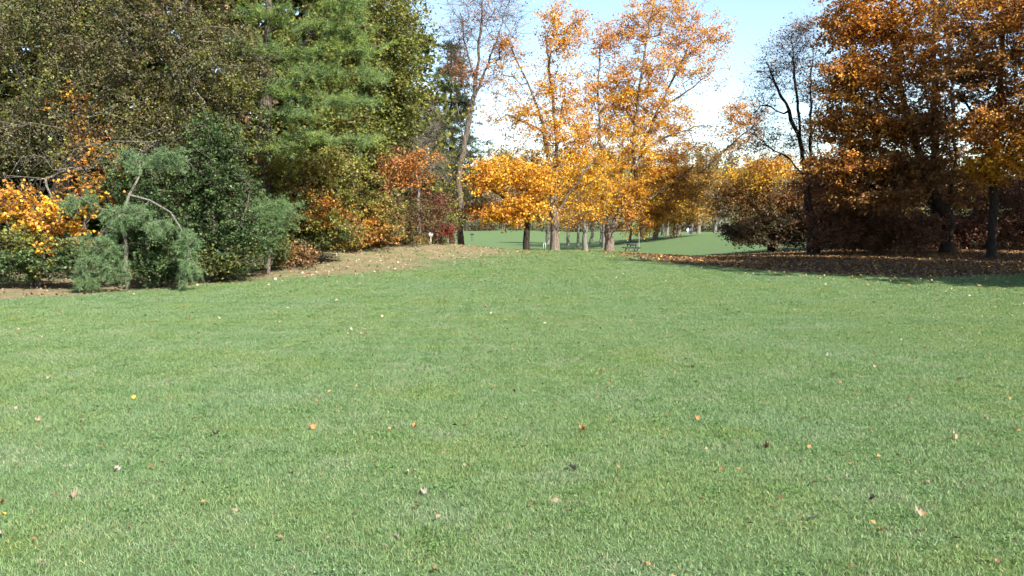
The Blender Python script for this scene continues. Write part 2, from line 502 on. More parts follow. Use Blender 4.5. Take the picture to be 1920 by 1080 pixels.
def grass():
    gm = grass_mat(); rng = np.random.default_rng(3)
    coll = bpy.data.collections.new('grass_tufts')
    CELL = .4
    for v in range(10):
        n = 2300 if v < 7 else 600
        P = np.stack([rng.uniform(-.22, .22, n), rng.uniform(-.22, .22, n), np.full(n, -.005)], 1)
        ph = rng.random(4) * 6.28
        tuft = .5 + .5 * np.sin(P[:, 0] * 34 + ph[0] + 2 * np.sin(P[:, 1] * 21 + ph[1])) * np.sin(P[:, 1] * 29 + ph[2])
        az = rng.random(n) * 6.283 + 1.2 * np.sin(P[:, 0] * 14 + ph[3]); ln = np.clip(rng.normal(.85, .35, n), .15, 1.45)
        hh = rng.uniform(.011, .027, n) * (.75 + .6 * tuft) * (1.2 if v in (5, 6) else 1)
        d = np.stack([np.cos(az) * np.sin(ln), np.sin(az) * np.sin(ln), np.cos(ln)], 1)
        d0 = unit(d + np.array([0, 0, .9])); s = unit(np.cross(d, rng.normal(size=(n, 3)) * .5 + np.array([0, 0, 1.])))
        w = rng.uniform(.002, .0037, n)[:, None]
        mid = P + d0 * hh[:, None] * .6; tip = mid + d * hh[:, None] * .8
        V = np.stack([P - s * w * .5, P + s * w * .5, mid + s * w * .5, mid - s * w * .5, tip], 1).reshape(-1, 3)
        o5 = np.arange(n)[:, None] * 5
        q = o5 + np.array([[0, 1, 2, 3]]); t = o5 + np.array([[3, 2, 4]])
        c = np.repeat(rng.uniform(.75, 1.28, (n, 1)), 3, 1) * (1 + rng.normal(size=(n, 3)) * .08)
        dry = rng.random(n) < .04; c[dry] = np.array([2.2, 1.35, 1.7])
        Fc_ = [q, t]; cc = np.concatenate([c, c])
        if v in (2, 4, 6):
            k = 150; cp = np.stack([rng.normal(0, .07, k), rng.normal(0, .07, k), rng.uniform(.012, .024, k)], 1); cp[:, :2] = np.clip(cp[:, :2], -.2, .2)
            sz = rng.uniform(.008, .015, k)
            kv, kf = kites(cp, unit(np.array([0, 0, 1.]) + rng.normal(size=(k, 3)) * .35), rng.normal(size=(k, 3)), sz, sz)
            Fc_ = [np.concatenate([q, kf + len(V)]), t]; cc = np.concatenate([c, rng.uniform(.7, 1.05, (k, 1)) * np.array([[.8, 1., .75]]), c]); V = np.concatenate([V, kv])
        me = mesh('grass_patch', V, Fc_, False, cc)
        me.materials.append(gm)
        coll.objects.link(bpy.data.objects.new('grass_patch_%02d' % v, me))
    # patches laid on a grid whose cells widen with distance
    pts, sc, rt, ix = [], [], [], []
    a = 1.4
    while a < 44:
        s = max(1., a / 11.); c = CELL * s; rows = max(1, int(round(.22 * a / c))); b = a + rows * c
        hw = .7 * b + 2
        xx, yy = np.meshgrid(np.arange(-hw, hw, c), a + c * (np.arange(rows) + .5))
        x = xx.ravel() + rng.uniform(0, c); y = yy.ravel()
        lm = litter_mask(x, y) + rng.uniform(-.12, .12, len(x))
        keep = (x > leftB(y) - .2) & (lm < .62)
        x, y, lm = x[keep], y[keep], lm[keep]; k = len(x)
        pts.append(np.stack([x, y, H(x, y)], 1))
        e = .2
        rt.append(np.stack([np.arctan((H(x, y + e) - H(x, y - e)) / (2 * e)), -np.arctan((H(x + e, y) - H(x - e, y)) / (2 * e)), np.zeros(k)], 1))
        fx = np.where(rng.random(k) < .5, -1, 1); fy = np.where(rng.random(k) < .5, -1, 1)
        zs = s ** .35 * rng.uniform(.85, 1.15, k)
        sc.append(np.stack([s * fx, s * fy, zs], 1))
        ix.append(np.where(lm > .3, rng.integers(7, 10, k), rng.integers(0, 7, k)))
        a = b
    P = np.concatenate(pts); S = np.concatenate(sc)
    me = bpy.data.meshes.new('grass'); me.vertices.add(len(P)); me.vertices.foreach_set('co', P.astype(np.float32).ravel())
    a = me.attributes.new('scl', 'FLOAT_VECTOR', 'POINT'); a.data.foreach_set('vector', S.astype(np.float32).ravel())
    Rt = np.concatenate(rt)
    a = me.attributes.new('rot', 'FLOAT_VECTOR', 'POINT'); a.data.foreach_set('vector', Rt.astype(np.float32).ravel())
    a = me.attributes.new('idx', 'INT', 'POINT'); a.data.foreach_set('value', np.concatenate(ix).astype(np.int32))
    o = link('grass', me)
    ng = bpy.data.node_groups.new('scatter_grass', 'GeometryNodeTree')
    ng.interface.new_socket('Geometry', in_out='INPUT', socket_type='NodeSocketGeometry')
    ng.interface.new_socket('Geometry', in_out='OUTPUT', socket_type='NodeSocketGeometry')
    gi = ng.nodes.new('NodeGroupInput'); go = ng.nodes.new('NodeGroupOutput')
    ci = ng.nodes.new('GeometryNodeCollectionInfo'); ci.inputs['Collection'].default_value = coll
    ci.inputs['Separate Children'].default_value = True; ci.inputs['Reset Children'].default_value = True
    ip = ng.nodes.new('GeometryNodeInstanceOnPoints'); ip.inputs['Pick Instance'].default_value = True
    def na(nm, t):
        n = ng.nodes.new('GeometryNodeInputNamedAttribute'); n.data_type = t; n.inputs['Name'].default_value = nm
        return [s for s in n.outputs if s.enabled and s.name == 'Attribute'][0]
    L = ng.links.new
    L(gi.outputs[0], ip.inputs['Points']); L(ci.outputs[0], ip.inputs['Instance'])
    L(na('idx', 'INT'), ip.inputs['Instance Index']); L(na('rot', 'FLOAT_VECTOR'), ip.inputs['Rotation']); L(na('scl', 'FLOAT_VECTOR'), ip.inputs['Scale'])
    L(ip.outputs[0], go.inputs[0])
    md = o.modifiers.new('scatter', 'NODES'); md.node_group = ng
    tag(o, 'short mown green grass covering the near lawn', 'grass', kind='stuff')
grass()

# ------------------------------------------------------------------ left wood
WG = 'trees and shrubs along the edge of the wood'
def wood():
    Y = 21.5
    tree('overhanging_tree', 'gnarled olive-leaved tree with bare grey twigs hanging from the upper left of the wood', 'tree',
         gpos(90, 24), [[(0, 0, 0), at(100, 380, 24), at(150, 250, 23.5), at(230, 120, 22.5), at(330, 40, 22), at(380, -60, 22)],
                        PL(23, (130, 300), (60, 200), (10, 80), (-30, -60), dy=-1.), PL(23, (150, 260), (240, 300), (300, 310), dy=-2.),
                        PL(22.5, (200, 160), (300, 150), (400, 120), dy=-1)],
         [B(50, 60, 21, 120, 120, 1.6, 110), B(230, 70, 21.2, 150, 120, 1.6, 130), B(390, 110, 22, 100, 120, 1.5, 110), B(60, 240, 20.6, 80, 60, 1., 40, .7),
          B(330, 250, 21.4, 120, 60, 1.1, 60, .8), B(200, -90, 21.5, 300, 80, 2, 120), B(190, 220, 21, 110, 70, 1, 40, .5),
          B(50, 370, 19.6, 70, 80, .7, 40, .06), B(210, 290, 20., 80, 60, .6, 20, .1)],
         leaf=.06, n_leaf=135, cols=OLIVEGREY * 2 + [(.22, .22, .04), (.16, .17, .05), (.16, .13, .08)], bark=BARK_GREY, r_base=.2, R=.42, rise=.15, twigs=5, droop=.5, twig_r=.0045, twig_len=1.5, seed=11)
    tree('orange_maple_sapling', 'orange-leaved maple sapling half hidden among the dark branches at far left', 'tree', gpos(165, 20.8),
         [[(0, 0, 0), at(160, 400, 20.8), at(150, 260, 20.8), at(145, 170, 20.8)]],
         [B(140, 190, 20.8, 35, 35, .6, 14), B(150, 250, 20.8, 40, 35, .6, 14), B(180, 300, 20.4, 45, 40, .6, 22), B(175, 360, 19.6, 45, 35, .5, 22), B(120, 290, 20.4, 40, 50, .5, 14, .7, YGREEN)],
         leaf=.085, n_leaf=24, cols=ORANGE + GOLD[:1] + OCHRE, r_base=.04, R=.32, seed=12, attach=1.)
    tree('golden_shrub', 'golden-orange leafy shrub at the foot of the wood by the left edge', 'shrub', gpos(60, 18.9),
         [[(0, 0, 0), at(55, 450, 18.8), at(50, 380, 18.8)], PL(18.8, (58, 480), (110, 430), (130, 400)), PL(18.8, (58, 480), (10, 420), (-20, 370))],
         [B(30, 390, 18.7, 60, 40, .6, 40), B(100, 420, 18.5, 70, 50, .6, 55), B(90, 465, 18.3, 90, 30, .5, 22), B(50, 470, 18.3, 100, 40, .5, 50, 1.2, YGREEN[:3] + DKGREEN[3:]), B(-50, 430, 18.6, 60, 70, .7, 40)],
         leaf=.085, n_leaf=30, cols=GOLD + ORANGE[:3], r_base=.05, R=.26, seed=13, attach=.2)
    tree('low_green_bush', 'low green bush under the golden shrub by the left edge', 'shrub', gpos(70, 18.3),
         [[(0, 0, 0), at(70, 480, 18.2)]], [B(30, 495, 18.1, 70, 30, .5, 60), B(130, 485, 18.1, 50, 40, .4, 40), B(-60, 490, 18.2, 60, 40, .5, 40)],
         leaf=.055, n_leaf=70, cols=DKGREEN + [(.09, .15, .05)] * 2, r_base=.03, R=.22, seed=14, attach=.05, mat=WAXY)
    # young drooping pine
    tree('drooping_pine', 'young grey-green pine with a bare grey limb and boughs drooping onto the lawn edge', 'pine tree', gpos(240, 18.3),
         [[(0, 0, 0), at(235, 430, 18.2), at(222, 390, 18.0), at(255, 350, 18.2), at(262, 300, 18.4)], PL(18.1, (222, 400), (190, 430), (175, 470), dy=-.5),
          PL(18.2, (250, 360), (310, 390), (340, 430), dy=-.5), PL(18.1, (215, 400), (180, 380), (150, 370), dy=-.3)],
         [B(160, 500, 17.3, 17, 34, .25, 16), B(190, 452, 17.5, 26, 18, .3, 11), B(212, 492, 17.4, 17, 30, .25, 12), B(235, 400, 17.7, 30, 12, .3, 11), B(150, 372, 17.9, 26, 14, .3, 10),
          B(285, 292, 18.2, 55, 18, .45, 22), B(270, 395, 17.9, 22, 18, .3, 9), B(345, 440, 17.7, 20, 20, .25, 10), B(350, 492, 17.6, 14, 30, .2, 12), B(310, 420, 17.8, 22, 16, .3, 9)],
         leaf=.095, n_leaf=360, cols=PINEGREY, bark=BARK_GREY, r_base=.04, R=.19, rise=-.5, kind='needle', wleaf=.075, mat=NEEDLE, droop=.45, seed=15, attach=.8, twigs=7)
    tree('dark_green_shrub', 'tall dark glossy green shrub between the drooping pine and the tall pine', 'shrub', gpos(410, 21),
         [[(0, 0, 0), at(405, 430, 20.2), at(395, 320, 20.2), at(390, 240, 20.2)], PL(20.2, (408, 480), (450, 430), (470, 350)), PL(20.2, (405, 460), (350, 420), (330, 380))],
         [B(395, 270, 20.7, 55, 50, .8, 90), B(400, 350, 20.4, 75, 55, .8, 130), B(420, 435, 20.4, 65, 55, .7, 130), B(340, 420, 19.9, 45, 75, .6, 70), B(470, 450, 21.4, 40, 40, .6, 60),
          B(280, 430, 18.9, 60, 80, .5, 90), B(240, 340, 19.6, 60, 60, .5, 50)],
         leaf=.06, n_leaf=80, cols=DKGREEN, r_base=.09, R=.26, seed=16, attach=.15, mat=WAXY)
    tree('bright_pine_sapling', 'bushy bright green pine sapling beside the dark shrub', 'pine tree', gpos(500, 22.4),
         [[(0, 0, 0), at(500, 430, 22.3), at(495, 370, 22.3)]], [B(480, 400, 21.8, 42, 20, .6, 34), B(530, 393, 22, 32, 22, .5, 28), B(500, 430, 21.8, 42, 20, .5, 30)],
         leaf=.12, n_leaf=190, cols=PINEG, r_base=.05, R=.24, rise=.2, kind='needle', wleaf=.06, mat=NEEDLE, seed=17, attach=.3, twigs=7)
    # tall pine with layered boughs
    pb = []
    for (px, py, w, h, n) in [(520, 30, 60, 7, 18), (620, 55, 70, 8, 24), (665, 92, 48, 7, 15), (545, 100, 60, 8, 18), (600, 140, 70, 7, 23), (500, 165, 50, 8, 14),
                              (640, 190, 55, 6, 18), (560, 215, 60, 7, 18), (590, 258, 50, 6, 15), (520, 275, 40, 7, 11), (470, 90, 45, 9, 15), (650, 8, 60, 8, 20),
                              (560, -40, 110, 12, 36), (540, -120, 100, 24, 36), (690, 262, 26, 6, 8), (560, 180, 40, 6, 10), (690, 140, 24, 6, 8)]:
        pb.append(B(px, py, 23.2, w, h, .9, n))
    tree('tall_pine', 'tall bright green pine with layered boughs reaching out from the wood', 'pine tree', gpos(495, 25.4),
         [[(0, 0, 0), at(495, 300, 25.3), at(500, 100, 25.2), at(510, -120, 25.2)]], pb,
         leaf=.14, n_leaf=330, cols=PINEBR + PINEG[1:], bark=BARK, r_base=.2, R=.36, rise=.18, kind='needle', wleaf=.07, mat=NEEDLE, flat=.35, seed=18, attach=2.5, twigs=7)
    tree('olive_leaved_tree', 'tall olive-green leafy tree rising behind the pine to the sky gap', 'tree', gpos(690, 33),
         [[(0, 0, 0), at(690, 320, 32), at(680, 150, 31), at(670, -40, 31)], PL(31, (685, 250), (730, 160), (750, 60), dy=-1), PL(31, (688, 280), (640, 180), (610, 60), dy=-1)],
         [B(690, 30, 29.6, 100, 80, 1.8, 130), B(720, 130, 29.4, 75, 80, 1.6, 130), B(640, 250, 28.6, 100, 70, 1.4, 130), B(735, 220, 29.5, 55, 50, 1.2, 60), B(765, 60, 30, 28, 70, 1, 40, .8),
          B(640, -90, 29.6, 160, 70, 2, 130), B(600, 120, 29, 90, 90, 1.5, 90), B(600, 330, 27.6, 80, 45, 1, 60)],
         leaf=.095, n_leaf=85, cols=OLIVE + YGREEN[:3], r_base=.26, R=.5, seed=19, attach=2)
    tree('yellow_green_tree', 'small yellow-green tree with browning leaves at the wood edge under the tall pine', 'tree', gpos(585, 26.8),
         [[(0, 0, 0), at(585, 420, 26.7), at(580, 330, 26.6), at(570, 280, 26.6)], PL(26.6, (584, 420), (630, 370), (650, 330)), PL(26.6, (583, 400), (530, 350), (510, 310))],
         [B(580, 330, 25.8, 80, 45, 1, 80), B(520, 330, 25.4, 55, 50, .9, 60), B(620, 390, 25.9, 55, 40, .9, 60), B(570, 410, 25.4, 60, 35, .8, 50), B(640, 320, 26.3, 50, 40, .9, 45),
          B(590, 390, 25.3, 60, 45, .7, 22, .8, ORANGE)],
         leaf=.075, n_leaf=80, cols=YGREEN + BROWN[:1], r_base=.12, R=.36, seed=20, attach=.5)
    tree('low_green_shrub', 'low dark green shrub at the foot of the yellow-green tree', 'shrub', gpos(590, 26.2),
         [[(0, 0, 0), at(590, 440, 26.1)]], [B(560, 450, 25.4, 60, 22, .7, 60), B(620, 440, 26, 40, 22, .6, 40), B(510, 468, 23.5, 36, 18, .6, 40)],
         leaf=.065, n_leaf=70, cols=DKGREEN + OLIVE, r_base=.04, R=.28, seed=21, attach=.05)
    tree('flame_orange_maple', 'small flame-orange and red maple at the wood edge', 'tree', gpos(735, 34),
         [[(0, 0, 0), at(735, 420, 34), at(740, 340, 33.8), at(748, 290, 33.8)], PL(34, (735, 420), (695, 370), (680, 340))],
         [B(755, 305, 33.4, 60, 26, 1.1, 60), B(720, 335, 33.2, 50, 25, 1, 40, 1., ORANGE + PINKOR), B(775, 340, 33.6, 40, 25, .9, 24), B(680, 385, 32.4, 45, 28, .9, 40, .8, ORANGE + OCHRE),
          B(655, 420, 31.6, 40, 20, .8, 24, .8, ORANGE)],
         leaf=.09, n_leaf=36, cols=[(.5, .19, .05), (.52, .26, .05), (.42, .13, .05), (.36, .2, .06), (.3, .16, .06)], r_base=.09, R=.4, seed=22, attach=.6)
    tree('dark_red_shrub', 'dark red and brown twiggy shrub behind the white signboard', 'shrub', gpos(795, 38.5),
         [[(0, 0, 0), at(795, 420, 38.5), at(800, 370, 38.5)], PL(38.5, (795, 440), (830, 400), (840, 380)), PL(38.5, (795, 440), (760, 400), (745, 380))],
         [B(800, 385, 38, 45, 32, 1.1, 90), B(760, 415, 37.6, 50, 32, 1, 90, .9, BROWN + DKRED + OLIVE), B(820, 435, 38, 35, 22, .8, 50, .8, BROWN + DKRED), B(834, 432, 37.8, 9, 7, .3, 8, 1.2, RED)],
         leaf=.08, n_leaf=50, cols=DKRED + RED[1:2] + BROWN, r_base=.08, R=.36, seed=23, attach=.2, twigs=7)
    tree('bare_grey_thicket', 'bare grey twiggy small tree above the flame-orange maple', 'tree', gpos(785, 37),
         [[(0, 0, 0), at(785, 380, 37), at(780, 300, 37), at(770, 230, 37)], PL(37, (783, 320), (810, 270), (825, 225))],
         [B(790, 245, 36.6, 55, 40, 1, 50), B(750, 270, 36, 45, 30, 1, 36), B(800, 310, 36.6, 50, 30, 1, 30)],
         leaf=.07, n_leaf=7, cols=BROWN + OLIVE, bark=BARK_GREY, r_base=.08, R=.6, seed=24, twigs=10, twig_r=.007, attach=1)
    tree('olive_understory_tree', 'dull olive understory tree between the flame-orange maple and the dark spruce', 'tree', gpos(815, 42),
         [[(0, 0, 0), at(815, 380, 42), at(812, 280, 42)]], [B(805, 330, 41.5, 50, 60, 1.2, 90), B(820, 410, 41.5, 40, 40, 1.1, 70), B(775, 240, 41, 50, 60, 1.2, 70), B(838, 380, 49, 26, 60, 1, 50)],
         leaf=.09, n_leaf=70, cols=OLIVE + YGREEN[:2], r_base=.12, R=.45, seed=25, attach=.6)
    tree('orange_brown_shrub', 'tall orange-brown and yellow-green shrub under the olive-leaved tree', 'shrub', gpos(680, 31.4),
         [[(0, 0, 0), at(680, 420, 31.3), at(675, 350, 31.2)], PL(31.3, (680, 440), (720, 400), (735, 370))],
         [B(690, 400, 30.6, 50, 40, .9, 70, 1., YGREEN + OCHRE), B(650, 370, 30.2, 45, 40, .9, 60, 1., YGREEN + BROWN), B(720, 395, 31.4, 40, 45, .9, 60, 1., OLIVE + BROWN), B(670, 430, 30.2, 60, 25, .8, 60, .9, OCHRE + ORANGE), B(680, 330, 31, 45, 35, .9, 45, 1., YGREEN + OLIVE)],
         leaf=.085, n_leaf=62, cols=YGREEN, r_base=.07, R=.36, seed=29, attach=.2)
    sp = []
    for i in range(13):
        t = i / 12; sp.append(B(846 + 6 * math.sin(i * 2), 90 + t * 300, 56, 14 + 62 * t ** .8, 9, .6 + 1.9 * t, int(12 + 34 * t)))
    tree('dark_spruce', 'dark spruce standing behind the half-bare tall tree', 'spruce tree', gpos(846, 56),
         [[(0, 0, 0), at(846, 250, 56), at(846, 75, 56)]], sp, leaf=.22, n_leaf=240, cols=SPRUCE, r_base=.18, R=.6, rise=-.12, kind='needle', wleaf=.13, mat=NEEDLE, flat=.4, seed=26,
         attach=1.5, bark=BARK_DARK, twigs=6)
    for i, (px, py, Yd, w, h, n, cs, lb) in enumerate([
            (690, 447, 33, 50, 16, 55, OCHRE + ORANGE[:1], 'low ochre shrub at the top of the leaf-strewn bank'),
            (760, 452, 36, 45, 13, 50, OCHRE + OLIVE, 'low ochre and olive shrub beside the white signboard'),
            (775, 405, 34.2, 42, 40, 90, BROWN + OLIVE + DKRED, 'brown twiggy bush between the flame-orange maple and the dark red shrub'), (640, 440, 29.4, 55, 24, 80, YGREEN + OCHRE, 'low yellow-brown bush hiding the foot of the olive-leaved tree'), (725, 425, 33, 40, 28, 70, OLIVE + BROWN + OCHRE, 'low brown-olive bush under the flame-orange maple'),
            (420, 490, 20.1, 60, 22, 80, DKGREEN + OLIVE, 'low dark bush at the foot of the tall dark shrub'), (300, 500, 18.6, 55, 22, 70, DKGREEN, 'low green bush behind the drooping pine boughs'),
            (550, 480, 24.2, 40, 16, 40, RUSSET + BROWN, 'low russet brush at the foot of the wood below the bright pine sapling')]):
        tree('low_brush', lb, 'shrub', gpos(px, Yd + .4), [[(0, 0, 0), at(px, py, Yd + .3)]], [B(px, py, Yd, w, h, .8, n)], leaf=.075, n_leaf=42, cols=cs, r_base=.03, R=.3, seed=40 + i, attach=.03, twigs=7)
    # trees deeper in the wood
    for i, (px, Yd, top, lb, cs) in enumerate([
            (-70, 25, -160, 'dark leafy tree deep in the wood at the far left edge', OLIVE), (70, 28, -170, 'dark leafy tree deep in the wood behind the golden shrub', OLIVE + BROWN), (190, 27, -180, 'dark leafy tree deep in the wood behind the orange sapling', OLIVE + DKGREEN),
            (330, 27, -160, 'dark leafy tree deep in the wood behind the tall dark shrub', OLIVE + BROWN), (455, 30, -120, 'dark leafy tree deep in the wood behind the tall pine', OLIVE),
            (560, 33, -80, 'dark leafy tree deep in the wood behind the bright pine sapling', OLIVE + BROWN), (640, 36, -60, 'dark leafy tree deep in the wood behind the yellow-green tree', OLIVE + BROWN), (715, 40, 10, 'dark leafy tree deep in the wood behind the flame-orange maple', OLIVE)]):
        bl = []
        for (dx, py, w, h, n) in [(0, top + 130, 110, 130, 50), (-50, 200, 90, 100, 50), (50, 230, 90, 100, 50), (0, 340, 100, 80, 60), (0, 420, 110, 50, 60), (0, 470, 110, 25, 40), (0, 80, 110, 110, 60), (-40, -60, 100, 90, 50)]:
            bl.append(B(px + dx, py, Yd, w, h, 1.5, n))
        tree('woodland_tree', lb, 'tree', gpos(px, Yd), [[(0, 0, 0), at(px, 300, Yd), at(px + 10, 100, Yd), at(px, top, Yd)]], bl,
             leaf=.235, n_leaf=40, cols=cs, r_base=.17, R=.7, seed=50 + i, attach=.3, group='trees deep in the wood', bark=BARK_DARK)
wood()

# ------------------------------------------------------------------ maples and trees in the middle
def middle():
    Y = 45.5
    tree('half_bare_tall_tree', 'tall slender half-bare tree with a dark lower trunk and a few pinkish leaves', 'tree', gpos(865, Y),
         [[(0, 0, 0), at(862, 400, Y), at(861, 330, Y), at(872, 265, Y), at(886, 190, Y), at(896, 110, Y), at(903, 30, Y), at(906, -70, Y)],
          PL(Y, (872, 265), (858, 205), (846, 150), (838, 100), dy=-1), PL(Y, (886, 190), (915, 120), (940, 50), (960, -10), dy=1), PL(Y, (890, 150), (872, 80), (862, 10), dy=1.),
          PL(Y, (864, 300), (840, 262), (815, 250), dy=-1.5)],
         [B(900, 40, Y, 60, 60, 1.8, 80, .25), B(860, 60, Y, 40, 60, 1.5, 40, .2), B(945, 30, Y, 40, 50, 1.5, 40, .2), B(905, 150, Y, 45, 30, 1.3, 34, 1.2), B(858, 125, Y, 30, 25, 1., 22, 1.),
          B(940, 95, Y, 30, 20, 1, 20, .8), B(905, -60, Y, 70, 50, 1.8, 50, .1)],
         leaf=.1, n_leaf=26, cols=PINKOR, bark=BARK, r_base=.15, R=.75, taper=1.5, rise=1.3, twigs=6, twig_r=.008, seed=61, attach=5)
    tree('dark_trunk_maple', 'small golden maple with a straight dark trunk left of the big maple', 'maple tree', gpos(988, 43),
         [[(0, 0, 0), at(988, 440, 43), at(990, 380, 43), at(985, 320, 43)], PL(43, (990, 410), (950, 375), (910, 350)), PL(43, (990, 420), (960, 410), (930, 405))],
         [B(935, 325, 42.5, 55, 24, 1.3, 70, .8), B(920, 345, 42, 45, 18, 1.2, 40), B(960, 400, 42, 55, 16, 1.3, 60), B(1000, 345, 42.4, 45, 35, 1.4, 60), B(985, 385, 42, 40, 25, 1.3, 45),
          B(905, 400, 42.6, 35, 14, 1, 24, .7, ORANGE + OCHRE)],
         leaf=.12, n_leaf=56, cols=GOLD + ORANGE[:2], bark=BARK_DARK, r_base=.15, R=.5, rise=.25, flat=.35, seed=62, attach=1.9)
    tree('big_golden_maple', 'big golden maple with a pale trunk forking into several upright limbs', 'maple tree', gpos(1040, Y),
         [[(0, 0, 0), at(1040, 440, Y), at(1038, 400, Y), at(1032, 330, Y), at(1022, 250, Y), at(1000, 180, Y), at(972, 120, Y), at(955, 80, Y)],
          PL(Y, (1038, 395), (1046, 320), (1040, 220), (1030, 130), (1022, 50), dy=.8), PL(Y, (1040, 405), (1062, 372), (1090, 330), (1125, 285), (1150, 250), dy=-1.2),
          PL(Y, (1034, 330), (1050, 230), (1062, 150), (1068, 80), dy=1.5), PL(Y, (1038, 420), (1010, 395), (985, 385), dy=-1.5), PL(Y, (1022, 250), (985, 230), (950, 215), dy=1),
          PL(Y, (1040, 425), (1075, 408), (1100, 400), dy=-1.5)],
         [B(1055, 55, Y, 46, 38, 1.3, 48, 1.), B(1045, 100, Y, 38, 31, 1.1, 19, .6), B(955, 95, Y, 41, 42, 1.2, 24, .55), B(985, 175, Y, 77, 44, 1.6, 44, .55), B(1050, 160, Y, 51, 38, 1.3, 32, .8),
          B(960, 220, Y, 58, 31, 1.4, 29, .55), B(1015, 235, Y, 77, 44, 1.7, 56, .7), B(1070, 250, Y + .5, 64, 56, 1.8, 75, 1.), B(990, 300, Y + .5, 70, 38, 1.7, 50, .7, GOLD),
          B(1085, 330, Y + .5, 83, 56, 2, 80, 1.1, GOLD), B(1020, 345, Y + .5, 64, 38, 1.5, 32, .9, GOLD), B(1060, 394, Y + .5, 77, 24, 1.4, 37, 1., GOLD), B(1000, 404, Y + .5, 51, 15, 1.2, 19, .9, GOLD)],
         leaf=.098, n_leaf=76, cols=ORANGE + GOLD, bark=BARK_PALE, r_base=.225, R=.55, rise=1., seed=63, attach=2.0, twig_r=.007, twigs=6)
    Y = 48.5
    tree('spreading_orange_maple', 'broad orange maple with a thick short trunk beside the picnic table', 'maple tree', gpos(1144, Y),
         [[(0, 0, 0), at(1143, 455, Y), at(1141, 430, Y), at(1134, 390, Y), at(1128, 330, Y), at(1124, 250, Y), at(1120, 160, Y), at(1125, 90, Y)],
          PL(Y, (1143, 440), (1160, 405), (1182, 350), (1205, 280), (1232, 210), (1262, 150), (1290, 90), (1305, 40), dy=1.5), PL(Y, (1160, 405), (1205, 380), (1250, 350), (1300, 310), dy=-1),
          PL(Y, (1205, 280), (1260, 250), (1320, 235)), PL(Y, (1185, 345), (1190, 250), (1200, 150), (1215, 60), (1225, 10), dy=-.8), PL(Y, (1232, 210), (1290, 170), (1340, 130), dy=1),
          PL(Y, (1142, 445), (1110, 415), (1085, 400), dy=-1.5)],
         [B(1240, 20, Y, 64, 32, 1.5, 48, .9), B(1205, 60, Y, 45, 38, 1.4, 44, 1.), B(1130, 80, Y, 46, 35, 1.4, 40, .9, ORANGE), B(1300, 65, Y + .5, 64, 42, 1.5, 64, .8), B(1335, 60, Y + .5, 31, 38, 1, 18, .6),
          B(1280, 115, Y, 90, 35, 1.7, 56, .6), B(1140, 140, Y, 51, 30, 1.3, 27, .6, ORANGE), B(1215, 120, Y, 58, 38, 1.5, 40, .7), B(1185, 175, Y + .5, 90, 42, 2, 88, 1.1, GOLD + ORANGE), B(1130, 210, Y + .5, 64, 50, 1.8, 64, 1.),
          B(1215, 220, Y + .5, 77, 50, 2, 80, 1.1, GOLD + ORANGE), B(1165, 280, Y + .5, 96, 56, 2.1, 130, 1.2, GOLD), B(1250, 290, Y + .5, 70, 50, 1.8, 80, .8), B(1130, 340, Y + .5, 77, 50, 1.8, 80, 1.1, GOLD),
          B(1200, 355, Y + .5, 90, 50, 2, 88, 1.1, GOLD + ORANGE), B(1150, 399, Y + .5, 102, 24, 1.6, 59, 1.1, GOLD + ORANGE), B(1250, 380, Y + .5, 70, 50, 1.6, 80, 1.1, OCHRE + GOLD), B(1290, 340, Y, 58, 44, 1.5, 44, .8, OCHRE + ORANGE),
          B(1205, 424, Y + .5, 38, 15, 1.2, 15, .8, GOLD), B(1310, 150, Y, 51, 31, 1.2, 19, .3), B(1310, 235, Y, 58, 38, 1.2, 24, .3)],
         leaf=.098, n_leaf=78, cols=ORANGE + GOLD[:2], bark=BARK_PALE, r_base=.25, R=.55, rise=.9, seed=64, attach=1.9, twig_r=.007, twigs=6)
    tree('leaning_ochre_tree', 'leaning ochre-leaved tree in the meadow just behind the picnic table', 'tree', gpos(1228, 100),
         [[(0, 0, 0), at(1232, 430, 100), at(1240, 380, 100), at(1245, 330, 100)], PL(100, (1238, 400), (1290, 350), (1340, 300), (1395, 250), dy=-3), PL(100, (1236, 410), (1210, 370), (1195, 330))],
         [B(1255, 365, 98, 60, 45, 3, 130, 1.3, OCHRE + GOLD[:2]), B(1310, 340, 97, 50, 35, 3, 100, 1.2, OCHRE + GOLD[3:]), B(1290, 395, 97, 50, 26, 3, 80, 1.2, OCHRE + GOLD[:1]), B(1395, 215, 97, 40, 22, 2, 55, .8, ORANGE), B(1385, 260, 97, 50, 25, 2, 50, .7, ORANGE + RUSSET), B(1330, 290, 97, 50, 25, 2.5, 40, .5),
          B(1200, 390, 99, 45, 30, 2.5, 40, .7)],
         leaf=.2, n_leaf=50, cols=OCHRE, bark=BARK, r_base=.3, R=1., rise=.6, seed=65, attach=2, twig_r=.014)
